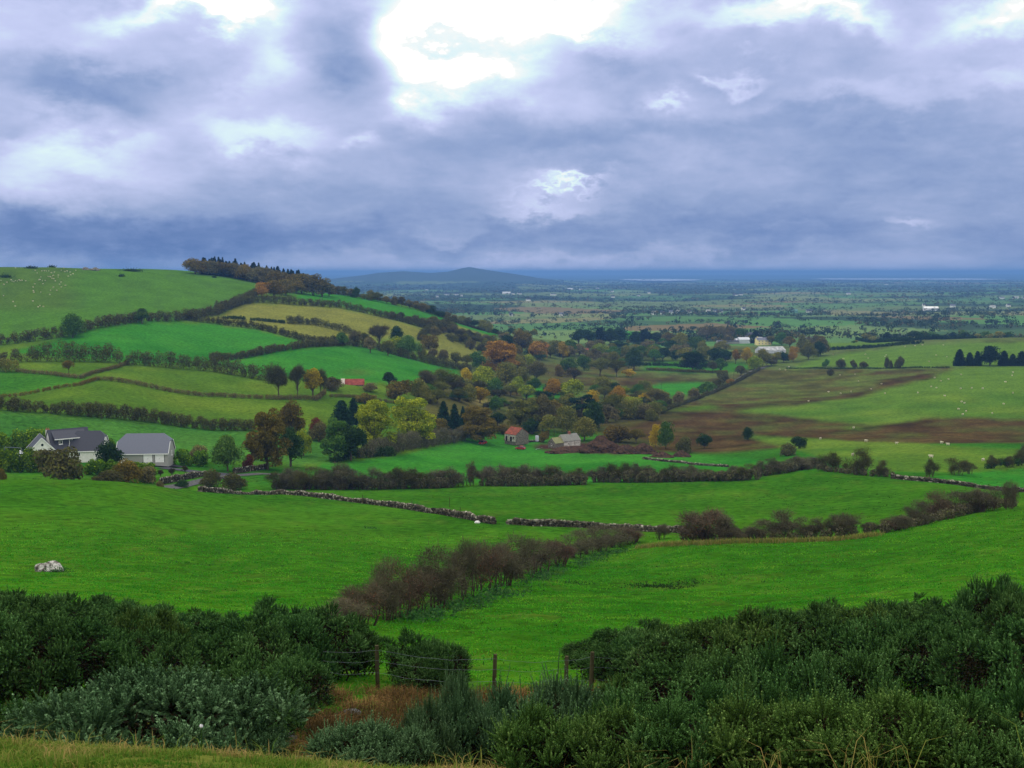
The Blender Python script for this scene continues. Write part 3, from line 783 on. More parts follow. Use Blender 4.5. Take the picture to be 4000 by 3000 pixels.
P = {
 'R1': broad(1, 10, 10, .5, 40, 5200, .30, low=-.92), 'R2': broad(2, 10, 9, .3, 36, 4800, .30, low=-.95), 'R3': broad(3, 10, 11, .6, 44, 5600, .30, low=-.9),
 'T1': broad(4, 12, 7.5, .6, 38, 4600, .29, low=-.92), 'T2': broad(5, 12, 8.5, .4, 40, 5200, .30, low=-.95),
 'S1': broad(6, 6, 8, -.3, 34, 4200, .24, low=-.6), 'S2': broad(7, 6, 9, -.4, 38, 4600, .24, low=-.5, rr=(.13, .2)),
 'B1': broad(8, 10, 10, 1.6, 40, 2100, .17, .022, low=-.6, bare=3.0, rr=(.13, .2)), 'B2': broad(9, 10, 9, 1.8, 36, 1500, .16, .02, low=-.6, bare=3.4, rr=(.13, .2)),
 'R4': broad(17, 10, 10.5, .3, 42, 5200, .30, low=-.94, fill=.5), 'R5': broad(18, 10, 8.5, .2, 36, 4800, .30, low=-.95, fill=.42), 'S3': broad(19, 6, 8.5, -.4, 36, 4300, .24, low=-.5, rr=(.12, .2), fill=.5),
 'C1': conifer(10, 14, 5.5, 3400, .34), 'C2': conifer(11, 14, 7.5, 3800, .36, .7), 'C3': conifer(12, 10, 7, 4600, .32, .45, .02),
 'P1': pine(13, 14, 11),
 'L1': broad(14, 8, 7, 1.6, 26, 3200, .22, .018, low=-.9),
 'BIG': broad(15, 20, 17, .2, 120, 19000, .34, .022, low=-.95, rr=(.09, .14), fill=.62), 'BIG2': broad(16, 20, 15, .0, 110, 18000, .34, .022, low=-.97, rr=(.09, .14), fill=.60),
 'W1': hawthorn(21, base=.02, nt=4200), 'W2': hawthorn(22, 4, 4.4, 4400, 500, .0), 'W3': hawthorn(23, 4, 3.6, 4000, 900, .04, 4, .08), 'W4': hawthorn(24, 4, 5, 4600, 800, .0, 6),
 'W5': hawthorn(25, 4, 4.2, 5200, 900, .10, 7), 'W6': hawthorn(26, 4, 4.6, 5400, 1100, .08, 8, .06),
 'G1': gorse(31), 'G2': gorse(32, 1.9, 2.9, 42, rr=(.08, .15)), 'G3': gorse(33, 1.9, 2.3, 32, tip=.05), 'G4': gorse(34, 1.9, 3.2, 46, rr=(.08, .14)),
 'G5': gorse(35, 1.5, 2.4, 34, 52, 15, (.16, .34), .75, (.09, .14), .08),
 'G6': gorse(36, 1.3, 3.4, 64, 60, 15, (.12, .24), .45, (.07, .11), .05),
}
CW = {'dark': 'dark green', 'green': 'mid green', 'olive': 'olive green', 'yel': 'yellow-green', 'gold': 'golden yellow', 'rust': 'rust-brown', 'orange': 'orange',
      'brown': 'dull brown', 'red': 'dark red', 'pine': 'blue-green', 'spruce': 'very dark', 'thorn': 'purplish-brown', 'thornred': 'reddish-brown', 'scrub': 'brown-olive', 'leyland': 'bright green', 'hedge': 'drab green'}
SW = {'R': 'round-crowned tree', 'T': 'tall-crowned tree', 'S': 'low domed tree', 'B': 'half-bare tree', 'C': 'conifer', 'P': 'flat-topped pine', 'L': 'small lollipop-shaped tree', 'W': 'thorn bush', 'BIG': 'big full-crowned tree'}
NAME = {'R': 'broadleaf_tree', 'T': 'broadleaf_tree', 'S': 'domed_tree', 'B': 'half_bare_tree', 'C': 'conifer_tree', 'P': 'pine_tree', 'L': 'small_tree', 'W': 'thorn_bush', 'BIG': 'broadleaf_tree', 'G': 'gorse_bush'}
def plant(proto, mat, p, h, w, label, cat='tree', group=None, rz=None, share=False, bark=None, name=None, sink=.0):
    tm, cm, H, W = P[proto]
    key = proto if proto in NAME else proto[0]
    if proto == 'BIG2': key = 'BIG'
    sk = {'R': .13, 'T': .12, 'BIG': .09, 'S': .30, 'B': .06, 'W': .16, 'G': .06, 'C': .02}.get(key, 0) * h
    h += sk; sink += sk
    if key in 'RTBS' or key == 'BIG': w *= 1.12
    t = thing(name or NAME[key], label, cat, (p[0], p[1], p[2] - sink), rnd.uniform(0, 2 * PI) if rz is None else rz, group, (w / W, w / W * rnd.uniform(.92, 1.08), h / H), share)
    mobj(tm.name.split('.')[0], tm, bark or BARK, t, True)
    mobj(cm.name.split('.')[0], cm, KIND[mat], t, True)
    return t
def tree(proto, mat, x, yb, yt, w, loc, dmin=20, dmax=6000, cat='tree', group=None, label=None):
    if not label:
        if proto in ('R1', 'R2', 'R3'): proto = rnd.choice([proto, proto, 'R4', 'R5'])
        elif proto in ('S1', 'S2'): proto = rnd.choice([proto, 'S3'])
    p = hit(x, yb, dmin, dmax); dep = depth(p)
    key = 'BIG' if proto.startswith('BIG') else proto[0]
    lb = label or f"{CW[mat]} {SW[key]} {loc}"
    return plant(proto, mat, p, (yb - yt) / FV * dep, w / FV * dep, lb, cat, group)

# ------------------------------------------------------------------ trees one by one: shape, leaf, x, base, top, width
HB = 'in the hedge on the left hill'
tree('R1', 'green', 157, 729, 675, 52, '', label='large green tree standing alone in the hedge below the sheep hill')
tree('R2', 'green', 307, 699, 667, 34, '', label='smaller green tree in the hedge between the two hill pastures')
tree('L1', 'rust', 148, 809, 777, 27, '', 400, 700, label='lone rust-brown round tree on a thin trunk by a field wall')
BT = 'beside the field wall before the red-roofed barn'
tree('B1', 'scrub', 602, 859, 787, 58, BT, label='wide half-bare tree on a forked trunk beside the field wall')
tree('B2', 'scrub', 643, 861, 790, 44, BT, label='narrow half-bare tree with straight dark trunk beside the field wall')
tree('T1', 'gold', 676, 860, 795, 36, BT, label='golden yellow tree beside two half-bare trees at the field wall')
tree('B1', 'scrub', 692, 857, 795, 36, BT, label='thin half-bare tree just behind the golden yellow tree')
HT = 'in the hedge above the emerald field'
for s in [('R2', 'green', 740, 748, 719, 28), ('B1', 'brown', 766, 748, 713, 34), ('B2', 'olive', 788, 750, 719, 26), ('B2', 'brown', 820, 752, 703, 48), ('R1', 'dark', 857, 745, 702, 32),
          ('R1', 'yel', 862, 765, 725, 44), ('R3', 'green', 882, 772, 728, 50), ('S2', 'rust', 925, 753, 722, 44), ('T2', 'brown', 800, 762, 728, 28), ('T1', 'olive', 838, 768, 735, 26),
          ('R2', 'green', 1030, 797, 757, 32), ('T1', 'olive', 985, 790, 760, 28), ('B1', 'olive', 1008, 793, 765, 26), ('T2', 'brown', 958, 784, 756, 28), ('T1', 'brown', 935, 780, 752, 22), ('R2', 'olive', 910, 775, 745, 26)]:
    tree(*s, HT)
VB = 'near the red-roofed barn'
for s in [('R2', 'dark', 840, 834, 804, 32), ('S1', 'brown', 715, 842, 815, 46), ('S2', 'rust', 864, 860, 819, 64), ('R1', 'brown', 800, 846, 828, 34), ('S2', 'rust', 790, 872, 850, 46)]:
    tree(*s, VB)
VC = 'in the valley right of the barn'
for s in [('B1', 'olive', 958, 852, 795, 66), ('B2', 'brown', 922, 850, 800, 48), ('T2', 'gold', 1008, 838, 796, 26), ('T1', 'yel', 1044, 838, 790, 36), ('R1', 'gold', 1037, 870, 834, 36), ('R3', 'olive', 1093, 834, 784, 50),
          ('B1', 'brown', 985, 856, 812, 44), ('S1', 'olive', 905, 856, 822, 40), ('S1', 'brown', 1006, 862, 838, 30), ('R2', 'olive', 930, 872, 848, 26), ('S1', 'olive', 1075, 846, 820, 36)]:
    tree(*s, VC)
GT = 'in the clump beside the garage'
for s in [('BIG2', 'rust', 578, 1014, 880, 92), ('T2', 'rust', 628, 960, 868, 56), ('R2', 'yel', 656, 985, 926, 40), ('R3', 'green', 492, 1018, 946, 66), ('BIG2', 'green', 730, 994, 901, 78), ('T2', 'dark', 628, 1008, 925, 56),
          ('S1', 'red', 537, 1016, 985, 28), ('R2', 'red', 683, 942, 904, 30), ('S1', 'brown', 690, 952, 915, 46), ('R1', 'dark', 758, 995, 915, 60)]:
    tree(*s, GT, 280, 480)
YG = 'in the bright cottage clump'
for s in [('BIG', 'yel', 806, 977, 866, 86), ('BIG2', 'yel', 892, 964, 852, 78), ('C3', 'pine', 738, 925, 864, 50), ('C3', 'pine', 764, 915, 859, 32), ('C2', 'pine', 958, 930, 864, 40), ('C2', 'pine', 982, 928, 870, 32), ('C1', 'pine', 1000, 922, 876, 24),
          ('R2', 'green', 925, 950, 900, 40), ('R1', 'rust', 948, 935, 905, 44), ('BIG2', 'rust', 1036, 958, 874, 72), ('S1', 'brown', 1010, 945, 915, 40), ('T1', 'rust', 1024, 925, 876, 44)]:
    tree(*s, YG, 330, 560)
CT = 'behind the two cottages'
for s in [('BIG2', 'olive', 1131, 930, 857, 62), ('R3', 'brown', 1172, 930, 858, 54), ('T2', 'rust', 1200, 922, 866, 46), ('P1', 'pine', 1256, 925, 854, 58), ('R1', 'dark', 1283, 930, 870, 44), ('R2', 'olive', 1225, 935, 880, 50), ('T1', 'olive', 1185, 940, 895, 40),
          ('S1', 'dark', 1150, 938, 905, 40), ('R3', 'olive', 1262, 952, 905, 54), ('R1', 'brown', 1240, 925, 880, 44), ('S2', 'rust', 1175, 955, 930, 26), ('R2', 'dark', 1075, 920, 888, 34), ('S1', 'rust', 1085, 938, 918, 36), ('T2', 'yel', 1208, 905, 872, 24)]:
    tree(*s, CT, 430, 800)
VT = 'on the valley floor beyond the cottages'
for s in [('B1', 'brown', 1157, 832, 778, 62), ('R2', 'yel', 1117, 854, 814, 32), ('R3', 'green', 1227, 808, 770, 38), ('R1', 'green', 1262, 800, 766, 32), ('S1', 'rust', 1207, 812, 790, 26), ('B1', 'olive', 1296, 812, 772, 54), ('B2', 'olive', 1332, 814, 778, 40),
          ('R2', 'gold', 1358, 814, 797, 26), ('T2', 'orange', 1196, 862, 819, 36), ('R3', 'yel', 1234, 864, 817, 52), ('R1', 'gold', 1280, 882, 840, 34), ('R3', 'orange', 1336, 888, 838, 44), ('B1', 'olive', 1322, 902, 849, 66),
          ('R2', 'gold', 1390, 884, 847, 32), ('B2', 'brown', 1420, 888, 841, 60), ('B1', 'olive', 1395, 855, 820, 40), ('S1', 'olive', 1350, 905, 868, 50), ('S2', 'brown', 1310, 912, 875, 56), ('S1', 'brown', 1395, 905, 875, 50), ('R1', 'olive', 1128, 832, 790, 34), ('B2', 'brown', 1240, 830, 795, 40)]:
    tree(*s, VT, 430, 1400)
VS = 'in the valley scrub'
frng = random.Random(21)
for i in range(72):
    x = frng.uniform(905, 1440); yb = frng.uniform(845, 925) if x > 1040 else frng.uniform(835, 880)
    if 1090 < x < 1260 and yb > 905: continue
    tree(frng.choice(['S1', 'B2', 'R1', 'B1', 'B1', 'R2']), frng.choice(['olive', 'olive', 'green', 'scrub', 'dark', 'olive', 'yel', 'green']), x, yb, yb - frng.uniform(20, 38), frng.uniform(32, 50), VS, 430, 1400)
for i in range(52):
    x = frng.uniform(1050, 1600); yb = frng.uniform(752, 800)
    if x > 1380 and 782 < yb: continue
    tree(frng.choice(['S1', 'R3', 'R1', 'R2']), frng.choice(['olive', 'olive', 'dark', 'green', 'green', 'brown']), x, yb, yb - frng.uniform(16, 30), frng.uniform(24, 40), 'in the wooded strip behind the valley', 650, 2400)
for i in range(34):
    x = frng.uniform(930, 1090); yb = float(np.interp(x, [940, 1090], [700, 760])) + frng.uniform(-6, 26)
    tree(frng.choice(['S1', 'R1', 'B1']), frng.choice(['brown', 'olive', 'scrub', 'hedge']), x, yb, yb - frng.uniform(14, 24), frng.uniform(20, 32), 'on the wooded end of the ridge', 650, 1500)
LT = 'along the farm lane'
for s in [('S1', 'brown', 1467, 874, 848, 34), ('S1', 'scrub', 1440, 880, 858, 30), ('S2', 'green', 1528, 848, 825, 36), ('S1', 'brown', 1500, 862, 840, 28), ('S1', 'scrub', 1553, 838, 818, 26), ('S2', 'scrub', 1560, 822, 800, 30), ('S1', 'orange', 1578, 829, 818, 18), ('R1', 'yel', 1630, 798, 768, 38), ('R2', 'scrub', 1600, 812, 790, 26)]:
    tree(*s, LT, 500, 1500)
OT = 'around the small red roofs'
for s in [('R3', 'rust', 1128, 760, 709, 46), ('BIG', 'orange', 1082, 802, 737, 80), ('R1', 'orange', 1163, 776, 735, 46), ('T2', 'gold', 1216, 778, 739, 26), ('R2', 'green', 1228, 768, 732, 32), ('R1', 'yel', 1296, 768, 741, 38), ('R2', 'olive', 1320, 768, 742, 26), ('R1', 'rust', 1108, 780, 742, 40), ('R2', 'olive', 1060, 770, 748, 28), ('S1', 'yel', 1140, 790, 768, 34), ('R3', 'olive', 1118, 800, 770, 36), ('R1', 'dark', 1095, 752, 725, 30)]:
    tree(*s, OT, 700, 2200)
DR_ = 'in the dark valley tree row'
for x, t_, m in [(1250, 711, 'dark'), (1272, 709, 'dark'), (1296, 708, 'spruce'), (1318, 712, 'dark'), (1338, 710, 'dark'), (1372, 717, 'dark'), (1394, 714, 'spruce'), (1413, 717, 'dark')]:
    tree(rnd.choice(['R1', 'R3', 'T2']), m, x, 744, t_, 34, DR_, 800, 3000)
for s in [('R1', 'rust', 1442, 744, 717, 32), ('R3', 'olive', 1470, 757, 722, 38), ('R1', 'green', 1502, 757, 725, 40), ('R2', 'dark', 1452, 763, 736, 34)]:
    tree(*s, 'between the dark row and the farm', 800, 3000)
for i, x in enumerate([1520, 1540, 1560, 1580, 1600]):
    tree(rnd.choice(['R1', 'R3']), 'brown' if i < 4 else 'green', x, 733, 706 + (i == 4) * 4, 30, 'in the wood behind the farm sheds', 1000, 3000)
for s in [('C3', 'spruce', 1632, 737, 714, 24), ('C1', 'spruce', 1663, 743, 715, 10), ('R1', 'green', 1688, 746, 719, 30), ('R2', 'rust', 1706, 750, 727, 28), ('C3', 'olive', 1732, 760, 722, 28), ('R1', 'brown', 1762, 752, 725, 26), ('R3', 'brown', 1772, 768, 729, 38)]:
    tree(*s, 'around the pale yellow farmhouse', 900, 3000)
BL2 = 'in the tree belt below the farm'
for s in [('R1', 'olive', 1356, 780, 745, 32), ('R3', 'dark', 1369, 800, 755, 44), ('R2', 'green', 1387, 778, 748, 30), ('R1', 'olive', 1411, 778, 748, 38), ('R2', 'dark', 1432, 780, 752, 30), ('BIG', 'dark', 1496, 802, 760, 60), ('R2', 'green', 1557, 804, 775, 30), ('R1', 'olive', 1520, 778, 746, 34), ('R3', 'dark', 1545, 782, 750, 34),
          ('R2', 'olive', 1480, 782, 750, 32), ('T1', 'orange', 1589, 786, 754, 17), ('R1', 'dark', 1567, 782, 753, 28), ('R2', 'gold', 1613, 784, 752, 26), ('R3', 'olive', 1648, 792, 757, 38), ('R1', 'brown', 1666, 790, 770, 24), ('R2', 'olive', 1678, 784, 761, 26), ('R1', 'dark', 1693, 783, 759, 24), ('R2', 'orange', 1713, 782, 750, 24), ('R3', 'olive', 1746, 777, 743, 36), ('R1', 'dark', 1768, 770, 736, 30), ('B1', 'scrub', 1540, 806, 780, 26), ('R1', 'dark', 1460, 778, 755, 26)]:
    tree(*s, BL2, 800, 2600)
SD = 'growing on the bog edge'
for s in [('S2', 'rust', 1338, 955, 918, 60), ('B1', 'rust', 1374, 958, 926, 44), ('R2', 'gold', 1416, 966, 919, 28), ('R1', 'green', 1438, 970, 913, 40), ('R1', 'dark', 1521, 969, 935, 30), ('R1', 'dark', 1615, 951, 921, 22), ('S1', 'scrub', 1478, 978, 946, 42), ('R1', 'dark', 1726, 969, 941, 34), ('S1', 'scrub', 1700, 985, 960, 36)]:
    tree(*s, SD, 330, 900)
for i, (x, t_, w_) in enumerate([(2072, 754, 24), (2094, 761, 20), (2111, 758, 18), (2138, 749, 44), (2168, 757, 22), (2187, 764, 20), (2206, 758, 24)]):
    tree('C3' if i != 3 else 'R3', 'spruce', x, 790, t_, w_ * 1.1, 'in the dark row on the sheep pasture', 700, 1200)
for x, yb, yt, w_ in [(1785, 792, 776, 15), (1817, 794, 777, 22), (1842, 794, 778, 16), (1866, 794, 782, 18), (1915, 795, 773, 11), (1924, 796, 780, 10), (1945, 796, 771, 24), (1793, 811, 797, 17)]:
    tree('S1', 'scrub' if x != 1785 else 'green', x, yb, yt, w_, 'in the thin pasture hedge line', 600, 1300, 'bush')
# the wood on the hill
WD = 'in the hilltop wood'
for i in range(42):
    x = 440 + i * 5.3 + rnd.uniform(-2.5, 2.5)
    tree('C1' if i % 3 else 'C2', 'spruce', x, 592 + (x - 438) * .10, 553 + (x - 438) * .09 + rnd.uniform(-4, 8), rnd.uniform(17, 26), WD, 900, 1500)
for s in [('R1', 'rust', 422, 590, 557, 46), ('R3', 'brown', 455, 592, 562, 40), ('R1', 'rust', 482, 595, 562, 42), ('R2', 'brown', 507, 599, 566, 38), ('R3', 'rust', 531, 604, 571, 42), ('R1', 'brown', 556, 609, 572, 44), ('T2', 'brown', 580, 614, 577, 38), ('R1', 'rust', 602, 619, 580, 44), ('R3', 'rust', 626, 624, 588, 42), ('R1', 'rust', 652, 632, 590, 46), ('R3', 'brown', 676, 636, 591, 44), ('R1', 'brown', 696, 639, 600, 40), ('R2', 'rust', 711, 638, 610, 26)]:
    s = (*s[:3], s[3] + 2, s[4] + (3 if 440 < s[2] < 660 else 0), s[5] * 1.15)
    tree(*s, WD, 850, 1500)
for s in [('R1', 'orange', 566, 642, 611, 40), ('R3', 'rust', 592, 642, 607, 48), ('R1', 'rust', 618, 638, 605, 40), ('R2', 'rust', 640, 634, 606, 34)]:
    tree(*s, 'at the lower edge of the hilltop wood', 800, 1500)
RT = 'on the skyline ridge hedge'
x = 730
while x < 1100:
    yb = float(np.interp(x, [715, 820, 900, 960, 1010, 1060, 1110], [632, 650, 667, 686, 701, 718, 738]))
    tree(rnd.choice(['S1', 'R1', 'B1', 'R2']), rnd.choice(['brown', 'olive', 'brown', 'dark', 'scrub']), x, yb + 2, yb - rnd.uniform(10, 21), rnd.uniform(18, 28), RT, 800, 1500)
    x += rnd.uniform(13, 19)
ST = 'in the second ridge hedge'
x = 845
while x < 1090:
    yb = float(np.interp(x, [840, 920, 990, 1090], [685, 706, 726, 746]))
    tree(rnd.choice(['S1', 'R1', 'B2', 'B1']), rnd.choice(['brown', 'olive', 'scrub']), x, yb + 2, yb - rnd.uniform(13, 22), rnd.uniform(18, 26), ST, 700, 1300)
    x += rnd.uniform(13, 20)

# ------------------------------------------------------------------ hedges: each one thing of foliage along its own line
def polyline(pts, dmin, dmax, step):
    W3 = [hit(x, y, dmin, dmax) for x, y in pts]
    out = [W3[0]]
    for a, b in zip(W3[:-1], W3[1:]):
        n = max(1, int((b - a).length / step))
        for k in range(1, n + 1):
            p = a.lerp(b, k / n); out.append(Vector((p.x, p.y, ground(p.x, p.y))))
    return out
def hedge(name, pts, h, label, mat='hedge', wd=None, dmin=250, dmax=1400, var=.3, dens=1.0, cs=.26, gap=0.0, cat='hedge', twig=.5):
    wd = wd or h * .7
    g = np.random.default_rng(abs(hash(label[:9])) % 1000 if False else int(sum(map(ord, label))))
    step = max(.9, h * .36)
    pl = polyline(pts, dmin, dmax, step)
    o0 = pl[len(pl) // 2]; b = Buf(); n = len(pl)
    hv = 1 + var * 1.5 * fbm(np.arange(n) * step / 9.0, np.zeros(n) + h, 3, 3) + var * .5 * g.normal(size=n) * .5
    gp = fbm(np.arange(n) * step / 16.0, np.zeros(n) + 5.5, int(h * 10) + len(label), 2)
    tn = .25 * fbm(np.arange(n) * step / 12.0, np.zeros(n) + 9, 5, 2)
    for i, p in enumerate(pl):
        if gp[i] < gap - .62: continue
        hh = max(.4, h * hv[i])
        for k in range(2 if h > 2 else 1):
            r = hh * g.uniform(.26, .36) if h > 2 else hh * .45
            r = min(r, wd * .6)
            c = np.array([p.x - o0.x + g.normal() * wd * .2, p.y - o0.y + g.normal() * wd * .2, p.z - o0.z + (hh - r if k == 0 else hh * .36)])
            m = int(85 * dens * (r / .9) ** 1.3 / (cs / .26) ** 1.6) + 6
            d = rdirs(g, m)
            PP = c + d * r * g.uniform(.5, 1.1, (m, 1)) * np.array([1, 1, 1.2])
            cards(b, g, PP, unit(d + np.array([0, 0, .3]) + .8 * g.normal(size=(m, 3))), cs * g.uniform(.5, 1.3, m), .6, np.clip(.5 + tn[i] + g.normal(size=m) * .22, 0, 1))
            if twig:
                m = int(14 * twig * r) + 2
                d = rdirs(g, m); d[:, 2] = np.abs(d[:, 2])
                ribbons(b, g, c + d * r * .6, unit(d * .6 + np.array([0, 0, .9]) + .3 * g.normal(size=(m, 3))), r * g.uniform(.5, 1.0, m), .035, g.uniform(0, .5, m))
        if h > 2:
            m = 4
            ribbons(b, g, np.array([p.x - o0.x, p.y - o0.y, p.z - o0.z - .3]) + g.normal(size=(m, 3)) * np.array([wd * .25, wd * .25, 0]), unit(np.array([0, 0, 1]) + .2 * g.normal(size=(m, 3))), hh * .6, .07, .1)
    o = mobj(name, b.mesh(name), KIND[mat])
    o.location = o0
    return tag(o, label, cat)
hedge('hedge', [(-30, 748), (0, 745), (50, 740), (150, 727), (192, 713), (250, 703), (310, 694), (400, 692), (470, 681), (495, 669), (530, 652), (552, 640)], 6.5, 'long dark hedge dividing the sheep hill from the pastures below', 'hedge', dmin=600, cs=.42)
hedge('hedge', [(392, 690), (450, 698), (560, 712), (650, 736), (735, 744)], 4.5, 'brownish hedge along the top of the bright emerald hill field', 'hedge', dmin=600, cs=.36)
hedge('gorse_strip', [(484, 688), (530, 691)], 2.2, 'short dark gorse strip in the olive hill field', 'dark', dmin=600, cs=.3, cat='gorse')
hedge('gorse_strip', [(540, 692), (615, 699)], 2.2, 'longer dark gorse strip in the olive hill field', 'dark', dmin=600, cs=.3, cat='gorse')
hedge('hedge', [(622, 699), (680, 702), (730, 714), (770, 727)], 5.0, 'gappy hedge of small bushes crossing the olive field', 'hedge', dmin=600, gap=.25, cs=.36)
hedge('hedge', [(470, 668), (553, 653), (640, 659), (730, 664), (830, 687), (925, 713)], 5.5, 'long brown hedge along the top of the olive field', 'hedge', dmin=650, cs=.4)
hedge('hedge', [(715, 634), (820, 650), (900, 667), (960, 686), (1010, 701), (1060, 718), (1110, 738)], 3.2, 'low dark hedge on the skyline ridge right of the wood', 'hedge', dmin=800, cs=.36)
hedge('hedge', [(840, 685), (920, 706), (990, 726), (1095, 748)], 3.5, 'dark hedge running just below the skyline ridge', 'hedge', dmin=700, cs=.36)
hedge('hedge', [(906, 736), (940, 708), (985, 697)], 5.0, 'short steep hedge at the end of the olive field', 'hedge', dmin=650, cs=.36)
hedge('hedge', [(735, 746), (800, 752), (870, 772), (930, 787), (1015, 803)], 5.5, 'tall mixed hedge along the top of the emerald valley field', 'hedge', dmin=500, dmax=1000, cs=.36)
hedge('hedge', [(455, 779), (553, 769), (640, 754), (737, 746)], 4.0, 'neat dense hedge between the two emerald fields', 'hedge', dmin=500, dmax=1000, dens=1.3, cs=.34)
hedge('hedge', [(-30, 781), (130, 781), (255, 783)], 8.0, 'tall green hedge along the lower edge of the emerald hill field', 'hedge', dmin=480, dmax=760, dens=1.1, cs=.36)
hedge('hedge', [(266, 789), (330, 791), (460, 802), (560, 820), (600, 824)], 6.8, 'tall ragged brown hedge continuing down towards the half-bare trees', 'hedge', dmin=480, dmax=760, cs=.34)
hedge('hedge', [(-30, 800), (0, 802), (38, 804)], 5.5, 'short dark bushes at the field corner left of the lone round tree', 'olive', dmin=480, dmax=760, cs=.34)
hedge('field_bank', [(38, 804), (110, 810), (176, 818)], 1.7, 'low overgrown field wall running under the lone round tree', 'brown', 1.4, dmin=440, dmax=700, cs=.2, twig=0, var=.15, cat='field wall')
hedge('field_bank', [(176, 818), (232, 801), (276, 787)], 1.7, 'low overgrown field wall rising to the tall hedge', 'brown', 1.4, dmin=440, dmax=700, cs=.2, twig=0, var=.15, cat='field wall')
hedge('field_bank', [(-30, 860), (90, 847), (170, 834), (208, 822)], 1.5, 'brown overgrown field wall slanting up from the left edge', 'rust', 1.3, dmin=380, dmax=650, cs=.18, twig=0, var=.15, cat='field wall')
hedge('field_bank', [(208, 822), (340, 842), (470, 857), (600, 864), (680, 866), (702, 852)], 2.0, 'long dark field wall below the half-bare trees', 'brown', 1.6, dmin=380, dmax=650, cs=.2, twig=0, var=.15, cat='field wall')
hedge('field_bank', [(716, 858), (775, 860), (850, 872), (900, 872)], 1.6, 'short dark field wall below the red-roofed barn', 'brown', 1.4, dmin=380, dmax=650, cs=.2, twig=0, var=.15, cat='field wall')
hedge('hedge', [(-30, 884), (0, 886), (90, 892), (180, 899), (340, 914), (530, 930), (560, 932)], 4.2, 'long brown thorn hedge running behind the white house', 'hedge', dmin=340, dmax=520, gap=-1, cs=.24, dens=1.5, twig=1.2)
hedge('hedge', [(715, 1000), (765, 990), (850, 985)], 3.0, 'dark bramble hedge under the yellow-green trees', 'dark', dmin=280, dmax=460, cs=.24)
hedge('hedge', [(790, 990), (860, 977), (940, 962), (1010, 950)], 5.5, 'broad purplish-brown hedge sloping up to the rust-brown tree', 'thorn', 4.0, dmin=300, dmax=520, cs=.2, dens=1.2, twig=2)
hedge('clipped_hedge', [(-40, 1018), (0, 1019), (92, 1020)], 5.0, 'bright green clipped hedge screening the white house front', 'leyland', 3.2, dmin=230, dmax=330, var=.1, dens=4.5, cs=.30, twig=0)
hedge('clipped_hedge', [(200, 1026), (250, 1029), (322, 1033)], 3.6, 'bright green clipped hedge in front of the grey garage', 'leyland', 3.2, dmin=230, dmax=330, var=.1, dens=4.5, cs=.30, twig=0)
hedge('clipped_hedge', [(385, 1004), (440, 1008)], 4.2, 'short bright green hedge right of the grey garage', 'leyland', 3.6, dmin=270, dmax=340, var=.1, dens=4.5, cs=.30, twig=0)
hedge('hedge', [(-40, 985), (20, 982), (85, 976)], 7.5, 'tall bright garden trees clipped together left of the house roof', 'leyland', 4.5, dmin=315, dmax=400, var=.35, dens=4.5, cs=.32, twig=0)
hedge('hedge', [(205, 985), (262, 985)], 6.0, 'bright garden hedge between the white house and the garage', 'leyland', 3.4, dmin=300, dmax=400, var=.35, dens=4.5, cs=.30, twig=0)
hedge('hedge', [(1055, 745), (1150, 752), (1300, 765), (1400, 770)], 4, 'dark hedge under the small red roofs', 'hedge', dmin=800, dmax=2500, cs=.4)
hedge('hedge', [(1300, 786), (1400, 790), (1530, 792)], 3.2, 'dark hedge below the tree belt', 'dark', dmin=700, dmax=2000, cs=.36)
hedge('hedge', [(1398, 800), (1480, 804), (1570, 806)], 2.6, 'low hedge along the far edge of the bog meadow', 'olive', dmin=600, dmax=1600, cs=.34)
hedge('hedge', [(1780, 757), (1880, 752), (1990, 743)], 3.4, 'dark hedge at the foot of the far sheep pasture', 'dark', dmin=900, dmax=2500, cs=.4)
hedge('hedge', [(1700, 797), (1760, 796), (1900, 797), (2050, 795)], 1.2, 'low dark bank crossing the sheep pasture', 'dark', 1.0, dmin=600, dmax=1300, cs=.3, twig=0)
hedge('hedge', [(1850, 735), (1960, 738), (2110, 735), (2230, 728)], 4.0, 'dark bushy hedge behind the upper sheep pasture', 'dark', dmin=1150, dmax=3000, cs=.5)
hedge('hedge', [(1430, 892), (1480, 872), (1540, 850), (1600, 822), (1640, 800)], 2.4, 'scrubby hedge along the straight farm lane', 'scrub', dmin=480, dmax=1500, gap=.2, cs=.26)
hedge('hedge', [(2130, 1013), (2180, 1008), (2240, 1004)], 2.0, 'low dark hedge under the two bushes by the pasture corner', 'dark', dmin=220, dmax=420, cs=.2)
hedge('hedge', [(1045, 880), (1130, 868), (1250, 872)], 2.4, 'rough brown hedge crossing the valley floor', 'hedge', dmin=480, dmax=1200, cs=.26)

